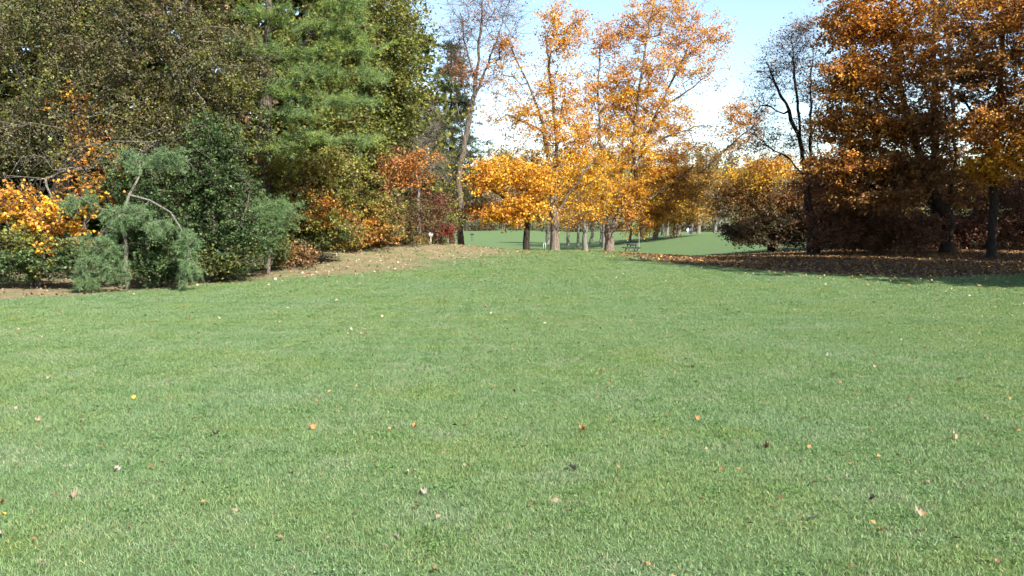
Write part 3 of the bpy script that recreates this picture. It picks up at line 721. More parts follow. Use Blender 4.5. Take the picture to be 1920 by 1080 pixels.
    specs = [(1065, 108, .19, 0, .5, 'slim tree of the far grove just right of the big golden maple trunk'), (1083, 103, .16, 2, .5, 'thin tree of the far grove midway between the two pale maple trunks'),
             (1097, 93, .26, -2, .4, 'stout grey tree, nearest of the far grove between the two pale maple trunks'), (1108, 116, .2, 8, .5, 'leaning tree of the far grove left of the thick short maple trunk'),
             (1127, 112, .16, 0, .5, 'thin tree of the far grove close behind the thick short maple trunk'), (1132, 97, .24, 2, .5, 'grey tree of the far grove partly hidden by the thick short maple trunk'),
             (1182, 105, .15, 0, .7, 'thin brown tree standing directly behind the picnic table'), (1202, 114, .27, 1, .6, 'pale tree of the far grove above the pole beside the picnic table'),
             (1242, 168, .3, 0, .2, 'distant stub-like grey tree at the back of the grove near the people'), (1250, 122, .2, 3, .3, 'straight grey tree of the far grove between the leaning ochre tree and the people'),
             (1263, 107, .2, 8, .3, 'left one of two close grey trunks below the people'), (1272, 110, .26, -3, .3, 'right one of two close grey trunks below the people'),
             (1297, 164, .22, 0, .2, 'pale slim tree right beside the two walking people'), (1308, 122, .27, 6, .15, 'bare grey tree with a bent limb right of the two walking people'),
             (1340, 166, .34, 0, .2, 'distant thick grey tree at the back of the meadow before the dark shrub'), (1349, 158, .25, 0, .2, 'distant slim pale tree at the right end of the far grove'),
             (1028, 118, .28, -2, .5, 'grey tree of the far grove seen just left of the big golden maple trunk')]
    for i, (px, Yd, r, lean, lf, lb) in enumerate(specs):
        b = gpos(px, Yd); s = F / Yd; ht = 5.2 + 1.6 * random.random()
        top = b + np.array([lean / s * 1.5, 0, ht]); m1 = b + np.array([lean / s * .5, 0, 2.2])
        fork = m1 + np.array([(-1) ** i * 1.6, .4, 2.0])
        bl = [(b + np.array([dx, dy, hz]), (2.2, 1.8, 1.2), 18, lf * q * 1.9) for dx, dy, hz, q in [(-1.6, 0, 4.6, 1), (1.7, .3, 4.8, 1), (0, 0, 6.2, 1.), (0, -1, 4., .6)]]
        tree('grove_tree', lb, 'tree', b, [[b, m1, top], [m1, fork, fork + np.array([(-1) ** i * 1.2, 0, .6])]], bl, leaf=.2, n_leaf=44, cols=OCHRE + BROWN + ([(.3, .22, .05)] if i % 2 else [(.4, .2, .05)]), bark=BARK_GREY,
             r_base=r, R=.95, rise=.8, seed=80 + i, attach=1.9, twigs=7, twig_r=.018, group='trees of the far grove', tip_r=.02)
middle()

# ------------------------------------------------------------------ trees on the right
def right():
    Y = 46
    tree('bare_stemmed_tree', 'nearly bare many-stemmed tree against the sky left of the right-hand maples', 'tree', gpos(1522, Y),
         [[(0, 0, 0), at(1518, 400, Y), at(1512, 330, Y), at(1500, 270, Y), at(1482, 215, Y), at(1455, 160, Y), at(1440, 120, Y)],
          PL(Y, (1506, 300), (1497, 220), (1490, 140), (1486, 80)), PL(Y, (1514, 340), (1522, 250), (1520, 160), (1524, 90), dy=.6), PL(Y, (1482, 215), (1440, 200), (1415, 180), dy=-1),
          PL(Y, (1512, 330), (1470, 290), (1430, 270), dy=-1.2)],
         [B(1450, 140, Y, 40, 50, 1.4, 60, .25), B(1490, 100, Y, 34, 45, 1.3, 56, .35), B(1425, 200, Y, 34, 40, 1.3, 36, .15), B(1520, 170, Y, 34, 60, 1.4, 50, .8), B(1500, 60, Y, 20, 26, 1, 24, .7),
          B(1440, 265, Y, 50, 30, 1.4, 40, .6), B(1510, 260, Y, 40, 40, 1.3, 36, .9)],
         leaf=.1, n_leaf=34, cols=RUSSET + BROWN, bark=BARK_DARK, r_base=.2, R=.75, taper=1.4, rise=1.8, twigs=8, twig_r=.007, seed=101, attach=1.6)
    tree('copper_maple', 'low copper and gold maple rising over the dark shrub beyond the lawn', 'maple tree', gpos(1445, 56.5),
         [[(0, 0, 0), at(1445, 410, 56), at(1440, 350, 55), at(1430, 310, 55)], PL(55, (1445, 420), (1400, 370), (1370, 340)), PL(55, (1445, 420), (1490, 380), (1510, 340))],
         [B(1400, 335, 54, 55, 26, 2, 70, 1., OCHRE + GOLD), B(1455, 320, 53.5, 45, 28, 1.8, 60, 1., GOLD + ORANGE), B(1420, 370, 54, 60, 22, 2, 60, 1., RUSSET), B(1480, 365, 53.5, 50, 30, 1.8, 70),
          B(1365, 375, 56, 45, 34, 1.8, 70, .8, OCHRE + RUSSET), B(1350, 345, 57, 40, 24, 1.6, 36, .7, OCHRE), B(1440, 400, 54.5, 70, 22, 1.8, 60), B(1515, 400, 53, 40, 45, 1.8, 80), B(1520, 330, 53, 30, 35, 1.6, 50)],
         leaf=.125, n_leaf=46, cols=RUSSET, bark=BARK_DARK, r_base=.18, R=.7, rise=.3, flat=.35, seed=102, attach=.8)
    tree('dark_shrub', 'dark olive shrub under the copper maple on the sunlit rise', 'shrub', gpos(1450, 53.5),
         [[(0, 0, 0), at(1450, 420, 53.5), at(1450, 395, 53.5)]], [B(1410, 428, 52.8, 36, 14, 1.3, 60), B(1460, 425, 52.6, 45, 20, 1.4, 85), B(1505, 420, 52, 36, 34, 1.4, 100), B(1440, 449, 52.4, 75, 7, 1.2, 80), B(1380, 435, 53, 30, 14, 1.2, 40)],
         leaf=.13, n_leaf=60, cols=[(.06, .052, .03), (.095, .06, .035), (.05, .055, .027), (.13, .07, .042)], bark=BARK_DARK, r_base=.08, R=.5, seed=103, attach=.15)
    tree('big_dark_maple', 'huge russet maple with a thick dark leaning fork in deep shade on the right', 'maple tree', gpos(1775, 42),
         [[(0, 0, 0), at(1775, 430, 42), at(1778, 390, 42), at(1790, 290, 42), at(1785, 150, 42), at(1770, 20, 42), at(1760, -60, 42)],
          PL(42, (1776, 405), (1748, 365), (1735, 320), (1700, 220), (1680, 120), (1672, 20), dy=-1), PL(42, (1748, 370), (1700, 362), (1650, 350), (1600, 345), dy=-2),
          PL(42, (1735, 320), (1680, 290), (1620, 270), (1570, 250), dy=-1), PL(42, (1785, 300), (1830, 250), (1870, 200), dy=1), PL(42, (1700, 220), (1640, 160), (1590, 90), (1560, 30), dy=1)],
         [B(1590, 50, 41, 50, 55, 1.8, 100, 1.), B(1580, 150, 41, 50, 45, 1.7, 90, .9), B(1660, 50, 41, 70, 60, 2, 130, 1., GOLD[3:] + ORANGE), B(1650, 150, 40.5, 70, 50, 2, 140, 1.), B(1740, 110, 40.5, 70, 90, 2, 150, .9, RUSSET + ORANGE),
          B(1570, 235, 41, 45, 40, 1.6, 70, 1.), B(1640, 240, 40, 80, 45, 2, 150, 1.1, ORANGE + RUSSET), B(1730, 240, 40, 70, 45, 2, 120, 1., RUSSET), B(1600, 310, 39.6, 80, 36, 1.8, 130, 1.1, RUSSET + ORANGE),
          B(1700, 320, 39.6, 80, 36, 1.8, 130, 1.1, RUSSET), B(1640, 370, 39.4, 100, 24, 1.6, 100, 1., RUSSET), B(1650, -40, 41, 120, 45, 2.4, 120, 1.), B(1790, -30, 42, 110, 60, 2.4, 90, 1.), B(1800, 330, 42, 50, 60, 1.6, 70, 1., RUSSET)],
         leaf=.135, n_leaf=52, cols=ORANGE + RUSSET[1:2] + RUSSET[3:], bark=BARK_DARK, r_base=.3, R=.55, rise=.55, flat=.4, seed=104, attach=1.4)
    tree('straight_trunk_maple', 'golden maple with a straight dark trunk at the right edge of the lawn', 'maple tree', gpos(1860, 36.5),
         [[(0, 0, 0), at(1862, 400, 36.5), at(1866, 320, 36.5), at(1875, 200, 36.5), at(1880, 60, 36.5), at(1885, -100, 36.5)], PL(36.5, (1866, 320), (1900, 260), (1950, 200)), PL(36.5, (1870, 280), (1830, 220), (1800, 180), dy=-1)],
         [B(1885, 300, 35.6, 50, 40, 1.6, 80, 1.1, GOLD + ORANGE), B(1850, 240, 35.6, 60, 36, 1.6, 80), B(1900, 190, 35.6, 60, 50, 1.8, 100), B(1880, 90, 35.8, 70, 50, 1.9, 110), B(1820, 150, 36, 50, 40, 1.6, 70, 1., RUSSET),
          B(1840, 20, 36, 80, 50, 2, 100), B(1930, 0, 36.5, 70, 80, 2, 100), B(1960, 260, 36.5, 60, 70, 2, 90), B(1880, -90, 36.5, 120, 60, 2.4, 100), B(1850, 310, 36, 30, 20, .9, 22, 1., GOLD)],
         leaf=.12, n_leaf=62, cols=ORANGE + RUSSET, bark=BARK_DARK, r_base=.17, R=.52, rise=.5, flat=.4, seed=105, attach=3.4)
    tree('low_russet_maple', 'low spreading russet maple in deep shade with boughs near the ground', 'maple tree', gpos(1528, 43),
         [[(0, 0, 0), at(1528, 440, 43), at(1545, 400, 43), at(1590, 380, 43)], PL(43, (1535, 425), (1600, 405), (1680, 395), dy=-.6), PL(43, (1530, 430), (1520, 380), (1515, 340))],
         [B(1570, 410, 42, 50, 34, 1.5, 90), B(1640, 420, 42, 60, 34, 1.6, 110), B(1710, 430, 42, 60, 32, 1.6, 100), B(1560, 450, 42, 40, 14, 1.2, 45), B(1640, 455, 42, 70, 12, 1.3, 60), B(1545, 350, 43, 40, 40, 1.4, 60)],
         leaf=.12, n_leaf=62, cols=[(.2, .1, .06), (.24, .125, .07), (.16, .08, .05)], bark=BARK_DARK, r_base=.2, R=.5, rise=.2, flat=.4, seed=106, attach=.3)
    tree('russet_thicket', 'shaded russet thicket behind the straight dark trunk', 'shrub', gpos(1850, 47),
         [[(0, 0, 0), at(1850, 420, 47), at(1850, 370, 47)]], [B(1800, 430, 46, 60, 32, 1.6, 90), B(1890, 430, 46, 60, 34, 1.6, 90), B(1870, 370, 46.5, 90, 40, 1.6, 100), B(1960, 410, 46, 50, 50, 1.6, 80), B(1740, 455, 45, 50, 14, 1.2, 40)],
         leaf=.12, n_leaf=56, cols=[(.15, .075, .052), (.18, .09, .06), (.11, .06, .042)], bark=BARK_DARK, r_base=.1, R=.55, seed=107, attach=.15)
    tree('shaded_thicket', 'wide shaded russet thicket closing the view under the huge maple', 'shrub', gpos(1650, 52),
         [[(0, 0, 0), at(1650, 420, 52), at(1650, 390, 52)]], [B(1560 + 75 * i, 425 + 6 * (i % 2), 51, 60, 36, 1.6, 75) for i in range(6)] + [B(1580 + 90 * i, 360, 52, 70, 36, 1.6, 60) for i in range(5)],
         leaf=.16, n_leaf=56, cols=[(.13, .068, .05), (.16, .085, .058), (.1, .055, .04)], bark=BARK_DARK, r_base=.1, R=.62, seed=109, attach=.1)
    tree('dark_conifer', 'dark conifer showing between the crowns of the right-hand maples', 'pine tree', gpos(1752, 50),
         [[(0, 0, 0), at(1752, 200, 50), at(1752, -100, 50)]], [B(1752, 20 + 55 * i, 49.5, 34 + 7 * i, 20, 1.2 + .2 * i, 30) for i in range(-1, 6)], leaf=.2, n_leaf=120, cols=SPRUCE, r_base=.22, R=.5, rise=.0, kind='needle',
         wleaf=.12, mat=NEEDLE, flat=.4, seed=108, bark=BARK_DARK, attach=2)
    # the wood goes on to the right of the frame
    for i, (x, y, h, w, lb) in enumerate([(17.6, 16.6, 16, 4.3, 'large maple at the right border of the lawn, nearest to the viewer'), (21, 22.8, 16.5, 4.9, 'large maple at the right border of the lawn, second from the viewer'),
                                         (27.5, 30.5, 18, 5.4, 'large maple right of the straight-trunked maple'), (31, 43, 17, 5.5, 'large maple behind the right border of the lawn')]):
        b = np.array([x, y, float(H(x, y))])
        bl = [(b + np.array([dx * w, dy * w, hz * h]), (w * .62, w * .62, h * .17), 70) for dx, dy, hz in [(-.4, 0, .38), (.4, .2, .4), (0, -.4, .48), (0, .4, .55), (-.3, -.1, .66), (.3, .1, .7), (0, 0, .86)]]
        tree('border_maple', lb, 'maple tree', b, [[b, b + np.array([.2, 0, h * .4]), b + np.array([0, .2, h * .95])]], bl, leaf=.29, n_leaf=52, cols=ORANGE + RUSSET, bark=BARK_DARK, r_base=.3, R=.8, rise=.6, seed=110 + i,
             attach=2.5, group='maples along the right border')
right()

# ------------------------------------------------------------------ far wood
def far_wood():
    rng = np.random.default_rng(5)
    VV, FF, CC, off = [], [], [], 0
    ch = []
    for i in range(720):
        if i < 300:
            y = rng.uniform(205, 262); x = rng.uniform(-75, 115)
            if x < -14 and y < 215: y += 12
            h = rng.uniform(10.5, 16.5)
        else:
            y = rng.uniform(270, 620); x = rng.uniform(-260, 330) * y / 520; h = rng.uniform(9, 14)
        z = float(H(x, y)); n = 230 if y < 274 else 100; w = rng.uniform(2.4, 4.2)
        d = unit(rng.normal(size=(n, 3))) * rng.random((n, 1)) ** .4
        c = np.array([x, y, z + h * .58]) + d * np.array([w, w, h * .44]) * (1 + .2 * rng.normal(size=(n, 1)))
        c[:, 2] = np.maximum(c[:, 2], z + .2)
        s = rng.uniform(.34, .7, n) * (1 if y < 274 else 2.0)
        V, Fq = kites(c, unit(rng.normal(size=(n, 3)) + np.array([0, 0, .4])), rng.normal(size=(n, 3)), s, s * .8)
        pal = [BROWN, [(.17, .14, .11), (.2, .17, .13), (.14, .12, .1)], OCHRE, OLIVE, RUSSET][int(rng.choice(5, p=[.3, .3, .14, .1, .16]))]
        VV.append(V); FF.append(Fq + off); CC.append(pick_col(pal, n, rng)); off += len(V)
        P = np.array([[x, y, z - .2], [x + rng.normal() * .2, y, z + h * .45], [x + rng.normal() * .5, y, z + h * .95]])
        ch.append((P, np.array([.22, .16, .04]), 5))
        for k in range(3):
            a = rng.random() * 6.28; q = P[1] + np.array([math.cos(a) * w * .8, math.sin(a) * w * .8, h * rng.uniform(.15, .4)])
            ch.append((np.stack([P[1] - [0, 0, h * .1 * rng.random()], (P[1] + q) / 2 - [0, 0, .3], q]), np.array([.1, .07, .03]), 3))
    # hedge at the foot of the wood
    for i in range(120):
        x = rng.uniform(-40, 75); y = 203 + rng.normal() * 2 + .03 * abs(x); n = 90
        c = np.array([x, y, float(H(x, y)) + .9]) + rng.normal(size=(n, 3)) * np.array([1.1, .7, .7]); c[:, 2] = np.maximum(c[:, 2], H(c[:, 0], c[:, 1]) + .1)
        s = rng.uniform(.25, .5, n)
        V, Fq = kites(c, unit(rng.normal(size=(n, 3)) + np.array([0, 0, .4])), rng.normal(size=(n, 3)), s, s * .8)
        VV.append(V); FF.append(Fq + off); CC.append(pick_col([(.06, .05, .035), (.09, .07, .04), (.05, .06, .03), (.12, .07, .04)], n, rng)); off += len(V)
    o = link('far_woodland', mesh('far_woodland', np.concatenate(VV), np.concatenate(FF), False, np.concatenate(CC)), LEAF)
    tag(o, 'distant grey-brown autumn wood covering the hill behind the meadow', 'woodland', kind='stuff')
    V, Q = tubes(ch)
    o2 = link('trunks', mesh('trunks', V, Q, True), BARK_GREY, o); o2['kind'] = 'stuff'
far_wood()

# ------------------------------------------------------------------ fallen leaves
LEAFM = leaf_mat('fallen_leaf', .2, .7, .2)
def litter():
    rng = np.random.default_rng(9)
    X, Y, S, C = [], [], [], []
    def add(x, y, s, cols):
        k = len(x); X.append(x); Y.append(y); S.append(s); C.append(pick_col(cols, k, rng))
    TAN = [(.3, .23, .15), (.36, .29, .2), (.24, .17, .105), (.2, .12, .07), (.4, .34, .25)]
    YEL = [(.42, .31, .08), (.36, .23, .06), (.42, .34, .15), (.3, .16, .05)]
    BRN = [(.15, .085, .042), (.2, .115, .05), (.11, .062, .034), (.28, .17, .06)]
    n = 60000; x = rng.uniform(-16, 4, n); y = rng.uniform(14, 62, n); m = litter_mask(x, y) * (x < 2) * (x > leftB(y) - 2.5)
    k = rng.random(n) < m * np.interp(y, [14, 22, 30, 50], [.34, .34, .3, .2]); add(x[k], y[k], rng.uniform(.035, .085, k.sum()), TAN + BRN[:2])
    n = 90000; x = rng.uniform(3, 34, n); y = rng.uniform(22, 58, n); m = litter_mask(x, y)
    k = rng.random(n) < m * .45; add(x[k], y[k], rng.uniform(.06, .12, k.sum()), BRN * 2 + YEL[1:2])
    # thinning out over the sunlit grass
    n = 26000; x = rng.uniform(0, 24, n); y = rng.uniform(13, 45, n); d = rightB(x) - y
    k = (d > -1) & (rng.random(n) < .75 * np.exp(-np.maximum(d, 0) / 1.9) * sstep(2, 9, x)); add(x[k], y[k], rng.uniform(.035, .075, k.sum()), YEL + TAN[:2])
    n = 2200; y = 11 + 34 * rng.random(n) ** 1.1; x = rng.uniform(-.75, .75, n) * y; k = (x > leftB(y) + .3) & (rng.random(n) < .55)
    add(x[k], y[k], rng.uniform(.025, .06, k.sum()), TAN + BRN[:3])
    n = 420; y = 3.2 + 10 * rng.random(n); x = rng.uniform(-.7, .7, n) * y; add(x, y, rng.uniform(.018, .042, n), BRN + TAN[2:4] + [(.2, .15, .1)])
    n = 700; x = rng.normal(3, 4, n); y = rng.normal(43, 4, n); add(x, y, rng.uniform(.05, .1, n), YEL)
    x = np.concatenate(X); y = np.concatenate(Y); s = np.concatenate(S); c = np.concatenate(C)
    lift = .012 * (1 - np.clip(litter_mask(x, y) * 1.3, 0, 1)) + .012
    P = np.stack([x, y, H(x, y) + lift + .2 * s], 1)
    nrm = unit(np.array([0, 0, 1.]) + rng.normal(size=P.shape) * .38)
    V, Fq = kites(P, nrm, rng.normal(size=P.shape), s, s * .8, .3)
    o = link('leaf_litter', mesh('leaf_litter', V, Fq, False, c), LEAFM)
    tag(o, 'small fallen leaves strewn over the lawn and under the trees', 'leaves', kind='stuff')

def maple_leaf_mesh(rng, curl):
    """five-lobed leaf outline with curled lobes"""
    ang = np.radians([270, 305, 330, 355, 20, 40, 62, 78, 90, 102, 118, 140, 160, 185, 210, 235])
    rr = np.array([.35, .56, .55, .8, .62, .88, .66, .78, 1.05, .76, .66, .86, .62, .8, .52, .56]) * rng.uniform(.78, 1.18, 16)
    x = rr * np.cos(ang) * .5; y = rr * np.sin(ang) * .5
    z = curl * (x * x * 1.6 + .9 * np.maximum(y, 0) ** 2) + .05 * np.sin(ang * 3 + rng.random() * 6)
    V = np.concatenate([[[0, 0, 0]], np.stack([x, y, z], 1)])
    st = np.array([[-.012, -.14, 0.0], [.012, -.14, 0.0], [.02, -.55, .06], [0., -.56, .07]])
    Fc = np.array([[0, 1 + i, 1 + (i + 1) % 16] for i in range(16)])
    V = np.concatenate([V, st]); 
    return mesh('fallen_leaf', V, [Fc, np.array([[17, 18, 19, 20]])], False, None)

def fallen_leaves():
    rng = np.random.default_rng(21)
    pal = {'tan': (.31, .235, .155), 'brown': (.22, .12, .065), 'orange': (.46, .2, .07), 'dark': (.05, .032, .025), 'yellow': (.62, .36, .03), 'pale': (.27, .235, .185), 'pink': (.27, .18, .13)}
    mats = {}
    for k, c in pal.items():
        m, nt, out = newmat('fallen_leaf_' + k)
        g = N(nt, 'ShaderNodeTexCoord').outputs['Object']
        cc = mixc(nt, noise(nt, g, 5., 4, .6), tuple(v * .6 for v in c), c)
        p = N(nt, 'ShaderNodeBsdfPrincipled'); p.inputs['Roughness'].default_value = .65; nt.links.new(cc, p.inputs['Base Color'])
        t = N(nt, 'ShaderNodeBsdfTranslucent'); nt.links.new(cc, t.inputs['Color'])
        mx = N(nt, 'ShaderNodeMixShader'); mx.inputs[0].default_value = .2
        nt.links.new(p.outputs[0], mx.inputs[1]); nt.links.new(t.outputs[0], mx.inputs[2]); nt.links.new(mx.outputs[0], out.inputs[0])
        mats[k] = m
    me = {k: [maple_leaf_mesh(rng, cu) for cu in (1.5, -1.3, 2.4)] for k in pal}
    for k in me:
        for q in me[k]: q.materials.append(mats[k])
    L = [  # (px, py, colour, width in photo pixels, own label)
        (1075, 881, 'pale', 30, 'curled pale leaf, brightest one in the middle of the lawn'), (1035, 936, 'tan', 34, 'long tan leaf below the bright curled leaf'), (795, 931, 'pale', 18, 'small pale curled leaf left of the long tan leaf'),
        (743, 1011, 'pale', 16, 'small pale leaf near the bottom of the lawn, left of centre'), (1732, 962, 'orange', 26, 'orange half of a pair of leaves at the lower right'), (1724, 970, 'tan', 24, 'tan half of a pair of leaves at the lower right'),
        (1653, 1001, 'orange', 22, 'upright orange leaf below the pair at the lower right'), (1720, 998, 'dark', 18, 'nearly black leaf below the pair at the lower right'), (1633, 941, 'dark', 18, 'dark brown leaf above the upright orange leaf at the lower right'),
        (1523, 974, 'pale', 28, 'pale narrow leaf at the lower right, left of the upright orange leaf'), (1384, 879, 'orange', 15, 'upright orange leaf right of the bright curled leaf'), (1435, 842, 'brown', 20, 'reddish brown leaf above the upright orange leaf'),
        (1314, 943, 'orange', 13, 'small orange leaf between the long tan leaf and the pale narrow leaf'), (1215, 1057, 'orange', 18, 'orange leaf at the bottom edge of the lawn'), (1093, 811, 'orange', 22, 'flat orange-brown leaf above the bright curled leaf'),
        (407, 817, 'tan', 24, 'large tan curled leaf, alone left of the middle of the lawn'), (440, 959, 'tan', 22, 'tan leaf with an orange rim at the lower left'), (586, 806, 'orange', 18, 'orange-brown leaf right of the large tan leaf'),
        (251, 749, 'yellow', 12, 'bright orange-yellow leaf in the left part of the lawn'), (9, 963, 'yellow', 13, 'bright yellow leaf at the left edge of the lawn'), (3, 946, 'orange', 16, 'orange leaf just above the yellow leaf at the left edge'),
        (73, 791, 'tan', 18, 'tan leaf, largest of a small cluster at the left'), (92, 800, 'tan', 15, 'folded tan leaf in a small cluster at the left'), (137, 935, 'pink', 18, 'pinkish tan leaf above the pair at the lower left'),
        (74, 1057, 'pink', 14, 'left leaf of a pinkish pair at the lower left corner'), (86, 1063, 'pink', 15, 'right leaf of a pinkish pair at the lower left corner'), (0, 1010, 'pale', 16, 'pale pointed leaf cut by the left edge'),
        (220, 886, 'pale', 18, 'pale leaf between the left cluster and the large tan leaf'), (412, 862, 'pink', 18, 'faint pinkish leaf below the large tan leaf'), (1308, 790, 'orange', 14, 'orange leaf right of the flat orange-brown leaf'),
        (1800, 712, 'orange', 14, 'orange leaf in the right part of the lawn'), (1731, 716, 'pale', 10, 'white-looking leaf in the right part of the lawn'), (1790, 824, 'tan', 18, 'olive-tan leaf in the right part of the lawn'),
        (1517, 842, 'orange', 12, 'small orange leaf right of the reddish brown leaf'), (1632, 767, 'brown', 13, 'dark brown leaf above the right-hand lawn centre'), (1850, 790, 'tan', 12, None), (1740, 908, 'pink', 14, 'faint pinkish leaf above the pair at the lower right'),
        (1625, 1077, 'pink', 20, 'pinkish leaf cut by the bottom edge at the right'), (818, 1078, 'brown', 18, 'brown leaf cut by the bottom edge near the centre'), (667, 967, 'brown', 12, None), (1075, 984, 'brown', 14, 'brown leaf below the long tan leaf'),
        (777, 805, 'orange', 16, 'orange-brown leaf left of the lawn centre'), (871, 802, 'orange', 12, None), (1203, 780, 'pale', 8, None), (800, 1052, 'dark', 9, 'tiny dark leaf at the bottom of the lawn'), (1825, 850, 'tan', 12, None), (1865, 836, 'brown', 11, None),
        (1551, 669, 'pale', 8, None), (1385, 587, 'brown', 10, None), (1067, 583, 'pale', 7, None), (910, 577, 'brown', 8, None), (1640, 690, 'tan', 9, None), (1585, 675, 'tan', 9, None), (1298, 690, 'brown', 9, None), (392, 736, 'brown', 9, None),
        (280, 662, 'pink', 8, None), (89, 712, 'tan', 9, None), (78, 634, 'tan', 8, None), (395, 627, 'pale', 8, None), (625, 661, 'pale', 6, None), (497, 664, 'tan', 7, None), (535, 641, 'tan', 9, None), (900, 694, 'tan', 9, None),
        (825, 610, 'pale', 6, None), (942, 652, 'tan', 8, None), (1020, 685, 'pink', 7, None), (1092, 621, 'pale', 8, None), (738, 729, 'orange', 9, None), (718, 735, 'tan', 7, None), (1330, 690, 'tan', 8, None), (1405, 675, 'pale', 9, None), (1563, 705, 'brown', 9, None),
        (1490, 725, 'dark', 9, None), (1672, 624, 'tan', 8, None), (1735, 655, 'orange', 9, None), (340, 858, 'pale', 12, None), (120, 876, 'pink', 12, None), (155, 807, 'tan', 9, None), (30, 770, 'tan', 9, None), (240, 812, 'pink', 10, None), (30, 875, 'orange', 9, None),
        (305, 870, 'brown', 12, None), (1000, 732, 'tan', 9, None), (965, 737, 'dark', 10, None), (1215, 783, 'orange', 9, None), (1210, 735, 'brown', 9, None), (1655, 800, 'pink', 9, None), (1475, 772, 'orange', 8, None), (1880, 740, 'pink', 9, None), (1690, 640, 'pale', 6, None),
        (1160, 880, 'orange', 10, None), (1150, 800, 'pink', 9, None), (765, 890, 'pale', 9, None), (830, 855, 'pink', 11, None), (1360, 720, 'pink', 9, None), (1590, 900, 'pink', 10, None), (1870, 1060, 'brown', 16, None), (560, 1040, 'pink', 12, None), (345, 925, 'brown', 9, None)]
    words = {'tan': 'small tan leaf lying singly on the lawn', 'brown': 'small brown leaf lying singly on the lawn', 'orange': 'small orange leaf lying singly on the lawn', 'dark': 'small blackish leaf lying singly on the lawn',
             'pale': 'small whitish leaf lying singly on the lawn', 'pink': 'small pinkish leaf lying singly on the lawn', 'yellow': 'small yellow leaf lying singly on the lawn'}
    same = {}
    for i, (px, py, c, w, lb) in enumerate(L):
        p = on_ground(px, py + w * .15); Y = p[1]; sz = w * Y / F
        o = bpy.data.objects.new('fallen_leaf', me[c][i % 3]); COL.objects.link(o)
        o.location = (p[0], p[1], float(H(p[0], p[1])) + .012 + .05 * sz)
        o.rotation_euler = (random.uniform(-.3, .3) + .2, random.uniform(-.15, .4), random.uniform(0, 6.28)); o.scale = (sz, sz, sz)
        where = ('left', 'middle', 'right')[int(px // 641)]; row = 'far' if py < 655 else ('central' if py < 800 else 'near')
        lab = lb or words[c].replace('lying singly on the lawn', 'on the %s %s part of the lawn' % (row, where))
        tag(o, lab, 'leaf', 'single leaves fallen on the lawn'); same.setdefault(lab, []).append((px, o))
    for lab, lst in same.items():
        n = len(lst)
        if n > 1:
            lst.sort(key=lambda q: q[0])
            nm = {2: ['left one of two', 'right one of two'], 3: ['leftmost of three', 'middle one of three', 'rightmost of three'], 4: ['leftmost of four', 'second from left of four', 'third from left of four', 'rightmost of four']}.get(n)
            if nm:
                for (_, o), t in zip(lst, nm): o['label'] = t + ' ' + lab.replace('leaf', 'leaves')
litter()
fallen_leaves()

# ------------------------------------------------------------------ small things
def boxes(name, items, mat, parent, bev=.006):
    import bmesh
    bm = bmesh.new()
    from mathutils import Matrix
    for (c, s, rot) in items:
        M_ = Matrix.Translation(c) @ rot.to_4x4() @ Matrix.Diagonal((*s, 1))
        bmesh.ops.create_cube(bm, size=1, matrix=M_)
    if bev: bmesh.ops.bevel(bm, geom=bm.edges[:], offset=bev, segments=1, affect='EDGES')
    me = bpy.data.meshes.new(name); bm.to_mesh(me); bm.free()
    return link(name, me, mat, parent)

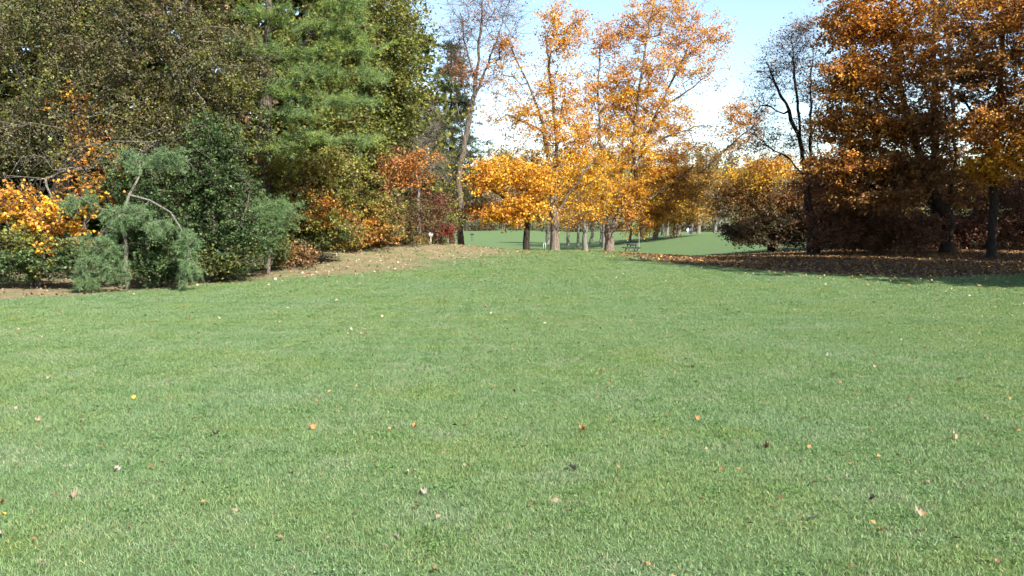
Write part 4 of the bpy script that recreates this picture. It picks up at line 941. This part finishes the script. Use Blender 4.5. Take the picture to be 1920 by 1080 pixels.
def things():
    from mathutils import Matrix
    I = Matrix.Identity(3)
    DW = flat_mat('dark_stained_wood', (.045, .04, .035), .7)
    WH = flat_mat('white_paint', (.46, .5, .46), .5, .2)
    GP = flat_mat('grey_steel', (.3, .31, .32), .45, .2)
    BK = flat_mat('black_iron', (.025, .025, .025), .6, .3)
    # picnic table seen end on
    b = gpos(1184, 84); t = empty('picnic_table', b); t.rotation_euler = (0, 0, math.radians(6))
    tag(t, 'dark wooden picnic table seen end on in the meadow shade', 'picnic table')
    for i in range(5): boxes('table_plank', [((-.3 + .15 * i, 0, .755), (.14, 1.83, .04), I)], DW, t)
    for s in (-1, 1):
        st = empty('bench', (s * .68, 0, .44)); st.parent = t
        for k in (-.075, .075): boxes('bench_plank', [((k, 0, 0), (.14, 1.83, .04), I)], DW, st)
    for y in (-.62, .62):
        boxes('crossbar', [((0, y, .70), (.72, .04, .09), I), ((0, y + .045, .38), (1.5, .04, .09), I)], DW, t)
        for s in (-1, 1):
            boxes('leg', [((s * .36, y - .045, .36), (.09, .04, .80), Matrix.Rotation(s * .42, 3, 'Y').inverted())], DW, t)
    # slim pole beside the table
    b = gpos(1198, 84.5); t = empty('grey_pole', b); tag(t, 'slim grey pole standing right of the picnic table', 'pole')
    V, Q = tubes([(np.array([[0, 0, -.2], [0, 0, .6], [0, 0, 1.75]]), np.array([.03, .028, .026]), 10)]); link('shaft', mesh('shaft', V, Q, True), GP, t)
    V, Q = tubes([(np.array([[0, 0, 1.7], [0, 0, 1.78], [0, 0, 1.80]]), np.array([.045, .045, .004]), 10)]); link('cap', mesh('cap', V, Q, True), GP, t)
    # white box sign on a short post by the wood edge
    b = gpos(808, 37.2); t = empty('signboard', b); tag(t, 'small white rounded signboard on a short post at the wood edge', 'sign')
    V, Q = tubes([(np.array([[0, 0, -.1], [0, 0, .2], [0, 0, .34]]), np.array([.022, .022, .022]), 8)]); link('post', mesh('post', V, Q, True), WH, t)
    bo = boxes('board', [((0, 0, .42), (.19, .05, .17), I)], WH, t, .022)
    boxes('lip', [((-.015, -.03, .475), (.13, .03, .02), Matrix.Rotation(-.3, 3, 'Y'))], GP, bo, .004)
    # small white hoop stand at the crest left of the maple
    b = gpos(1021, 45.2); t = empty('white_marker', b); tag(t, 'small white hoop-shaped marker on thin legs left of the big maple trunk', 'marker')
    th = np.linspace(0, math.pi, 9); pts = np.stack([np.cos(th) * .055, 0 * th, .40 + np.sin(th) * .1], 1); pts = np.concatenate([[[.055, 0, .26]], pts, [[-.055, 0, .26]]])
    V, Q = tubes([(pts, np.full(len(pts), .018), 6)]); link('hoop', mesh('hoop', V, Q, True), WH, t)
    for s in (-.05, .05):
        V, Q = tubes([(np.array([[s * 1.3, 0, -.1], [s, 0, .1], [s, 0, .28]]), np.array([.01, .01, .01]), 6)]); link('leg', mesh('leg', V, Q, True), GP, t)
    # park grill
    b = gpos(885, 128); t = empty('park_grill', b); tag(t, 'dark grill box on a post in the far meadow beside the half-bare tree', 'grill')
    V, Q = tubes([(np.array([[0, 0, -.1], [0, 0, .5], [0, 0, .9]]), np.array([.045, .045, .045]), 8)]); link('post', mesh('post', V, Q, True), BK, t)
    boxes('firebox', [((0, 0, .93), (.5, .4, .04), I), ((-.24, 0, 1.05), (.03, .4, .22), I), ((.24, 0, 1.05), (.03, .4, .22), I), ((0, .19, 1.05), (.45, .03, .22), I)], BK, t, .004)

def person(name, label, base, h, top, legs, hair, turn, arm=.25):
    """one skinned body, coloured by height through face materials"""
    k = h / 1.72
    pts = {'pel': (0, 0, .95), 'waist': (0, 0, 1.1), 'chest': (0, .01, 1.32), 'neck': (0, 0, 1.47), 'head': (0, -.01, 1.58), 'crown': (0, 0, 1.69),
           'shl': (-.17, 0, 1.42), 'ell': (-.24, .02, 1.15), 'hal': (-.22, -.1, .92), 'shr': (.17, 0, 1.42), 'elr': (.24, .02, 1.15), 'har': (.22, -.1 - arm * .3, .95),
           'hipl': (-.09, 0, .9), 'knl': (-.1, -.1, .5), 'anl': (-.1, .03, .08), 'tol': (-.1, -.12, .03), 'hipr': (.09, 0, .9), 'knr': (.1, -.02, .5), 'anr': (.1, .12, .09), 'tor': (.1, -.02, .03)}
    rad = {'pel': .14, 'waist': .13, 'chest': .16, 'neck': .055, 'head': .095, 'crown': .07, 'shl': .065, 'ell': .045, 'hal': .035, 'shr': .065, 'elr': .045, 'har': .035,
           'hipl': .085, 'knl': .06, 'anl': .042, 'tol': .035, 'hipr': .085, 'knr': .06, 'anr': .042, 'tor': .035}
    ed = [('pel', 'waist'), ('waist', 'chest'), ('chest', 'neck'), ('neck', 'head'), ('head', 'crown'), ('chest', 'shl'), ('shl', 'ell'), ('ell', 'hal'), ('chest', 'shr'), ('shr', 'elr'), ('elr', 'har'),
          ('pel', 'hipl'), ('hipl', 'knl'), ('knl', 'anl'), ('anl', 'tol'), ('pel', 'hipr'), ('hipr', 'knr'), ('knr', 'anr'), ('anr', 'tor')]
    ids = list(pts); me = bpy.data.meshes.new('body')
    me.from_pydata([tuple(c * k for c in pts[i]) for i in ids], [(ids.index(a), ids.index(b)) for a, b in ed], [])
    root = empty(name, base); root.rotation_euler = (0, 0, turn); tag(root, label, 'person')
    m, nt, out = newmat('clothes')
    g = N(nt, 'ShaderNodeTexCoord').outputs['Object']; sx = N(nt, 'ShaderNodeSeparateXYZ'); nt.links.new(g, sx.inputs[0])
    rp = N(nt, 'ShaderNodeValToRGB'); rp.color_ramp.interpolation = 'CONSTANT'
    e = rp.color_ramp.elements; e[0].position = 0; e[0].color = (.03, .03, .03, 1); e[1].position = .045; e[1].color = (*legs, 1)
    for ps, c in ((.5 + .02, top), (.845, (.42, .26, .19))): q = e.new(ps); q.color = (*c, 1)
    mr = N(nt, 'ShaderNodeMapRange'); mr.inputs[2].default_value = h * 1.02; nt.links.new(sx.outputs[2], mr.inputs[0]); nt.links.new(mr.outputs[0], rp.inputs[0])
    p = N(nt, 'ShaderNodeBsdfPrincipled'); p.inputs['Roughness'].default_value = .8; nt.links.new(rp.outputs[0], p.inputs['Base Color']); nt.links.new(p.outputs[0], out.inputs[0])
    o = link('body', me, m, root)
    md = o.modifiers.new('skin', 'SKIN')
    for i, nm in enumerate(ids):
        sv = me.skin_vertices[0].data[i] if me.skin_vertices else None
        if sv: sv.radius = (rad[nm] * k, rad[nm] * k)
    if me.skin_vertices: me.skin_vertices[0].data[0].use_root = True
    sb = o.modifiers.new('sub', 'SUBSURF'); sb.levels = 1; sb.render_levels = 1
    import bmesh
    bm = bmesh.new(); bmesh.ops.create_icosphere(bm, subdivisions=2, radius=.115 * k)
    for v in bm.verts:
        v.co.z = v.co.z * 1.1 + 1.65 * k; v.co.y += .025 * k
        if v.co.y < -.03 * k and v.co.z < 1.66 * k: v.co.y = -.03 * k
    hm = bpy.data.meshes.new('hair'); bm.to_mesh(hm); bm.free(); link('hair', hm, flat_mat('hair', hair, .7), root)
    return root

things()
person('person', 'walker in a white top and pale trousers far off in the meadow', gpos(1289, 163), 1.68, (.78, .78, .86), (.42, .4, .42), (.03, .025, .02), .4)
person('person', 'walker in dark blue-grey clothes beside the white-topped walker', gpos(1293, 165), 1.74, (.12, .13, .2), (.05, .05, .08), (.03, .025, .02), -.3)
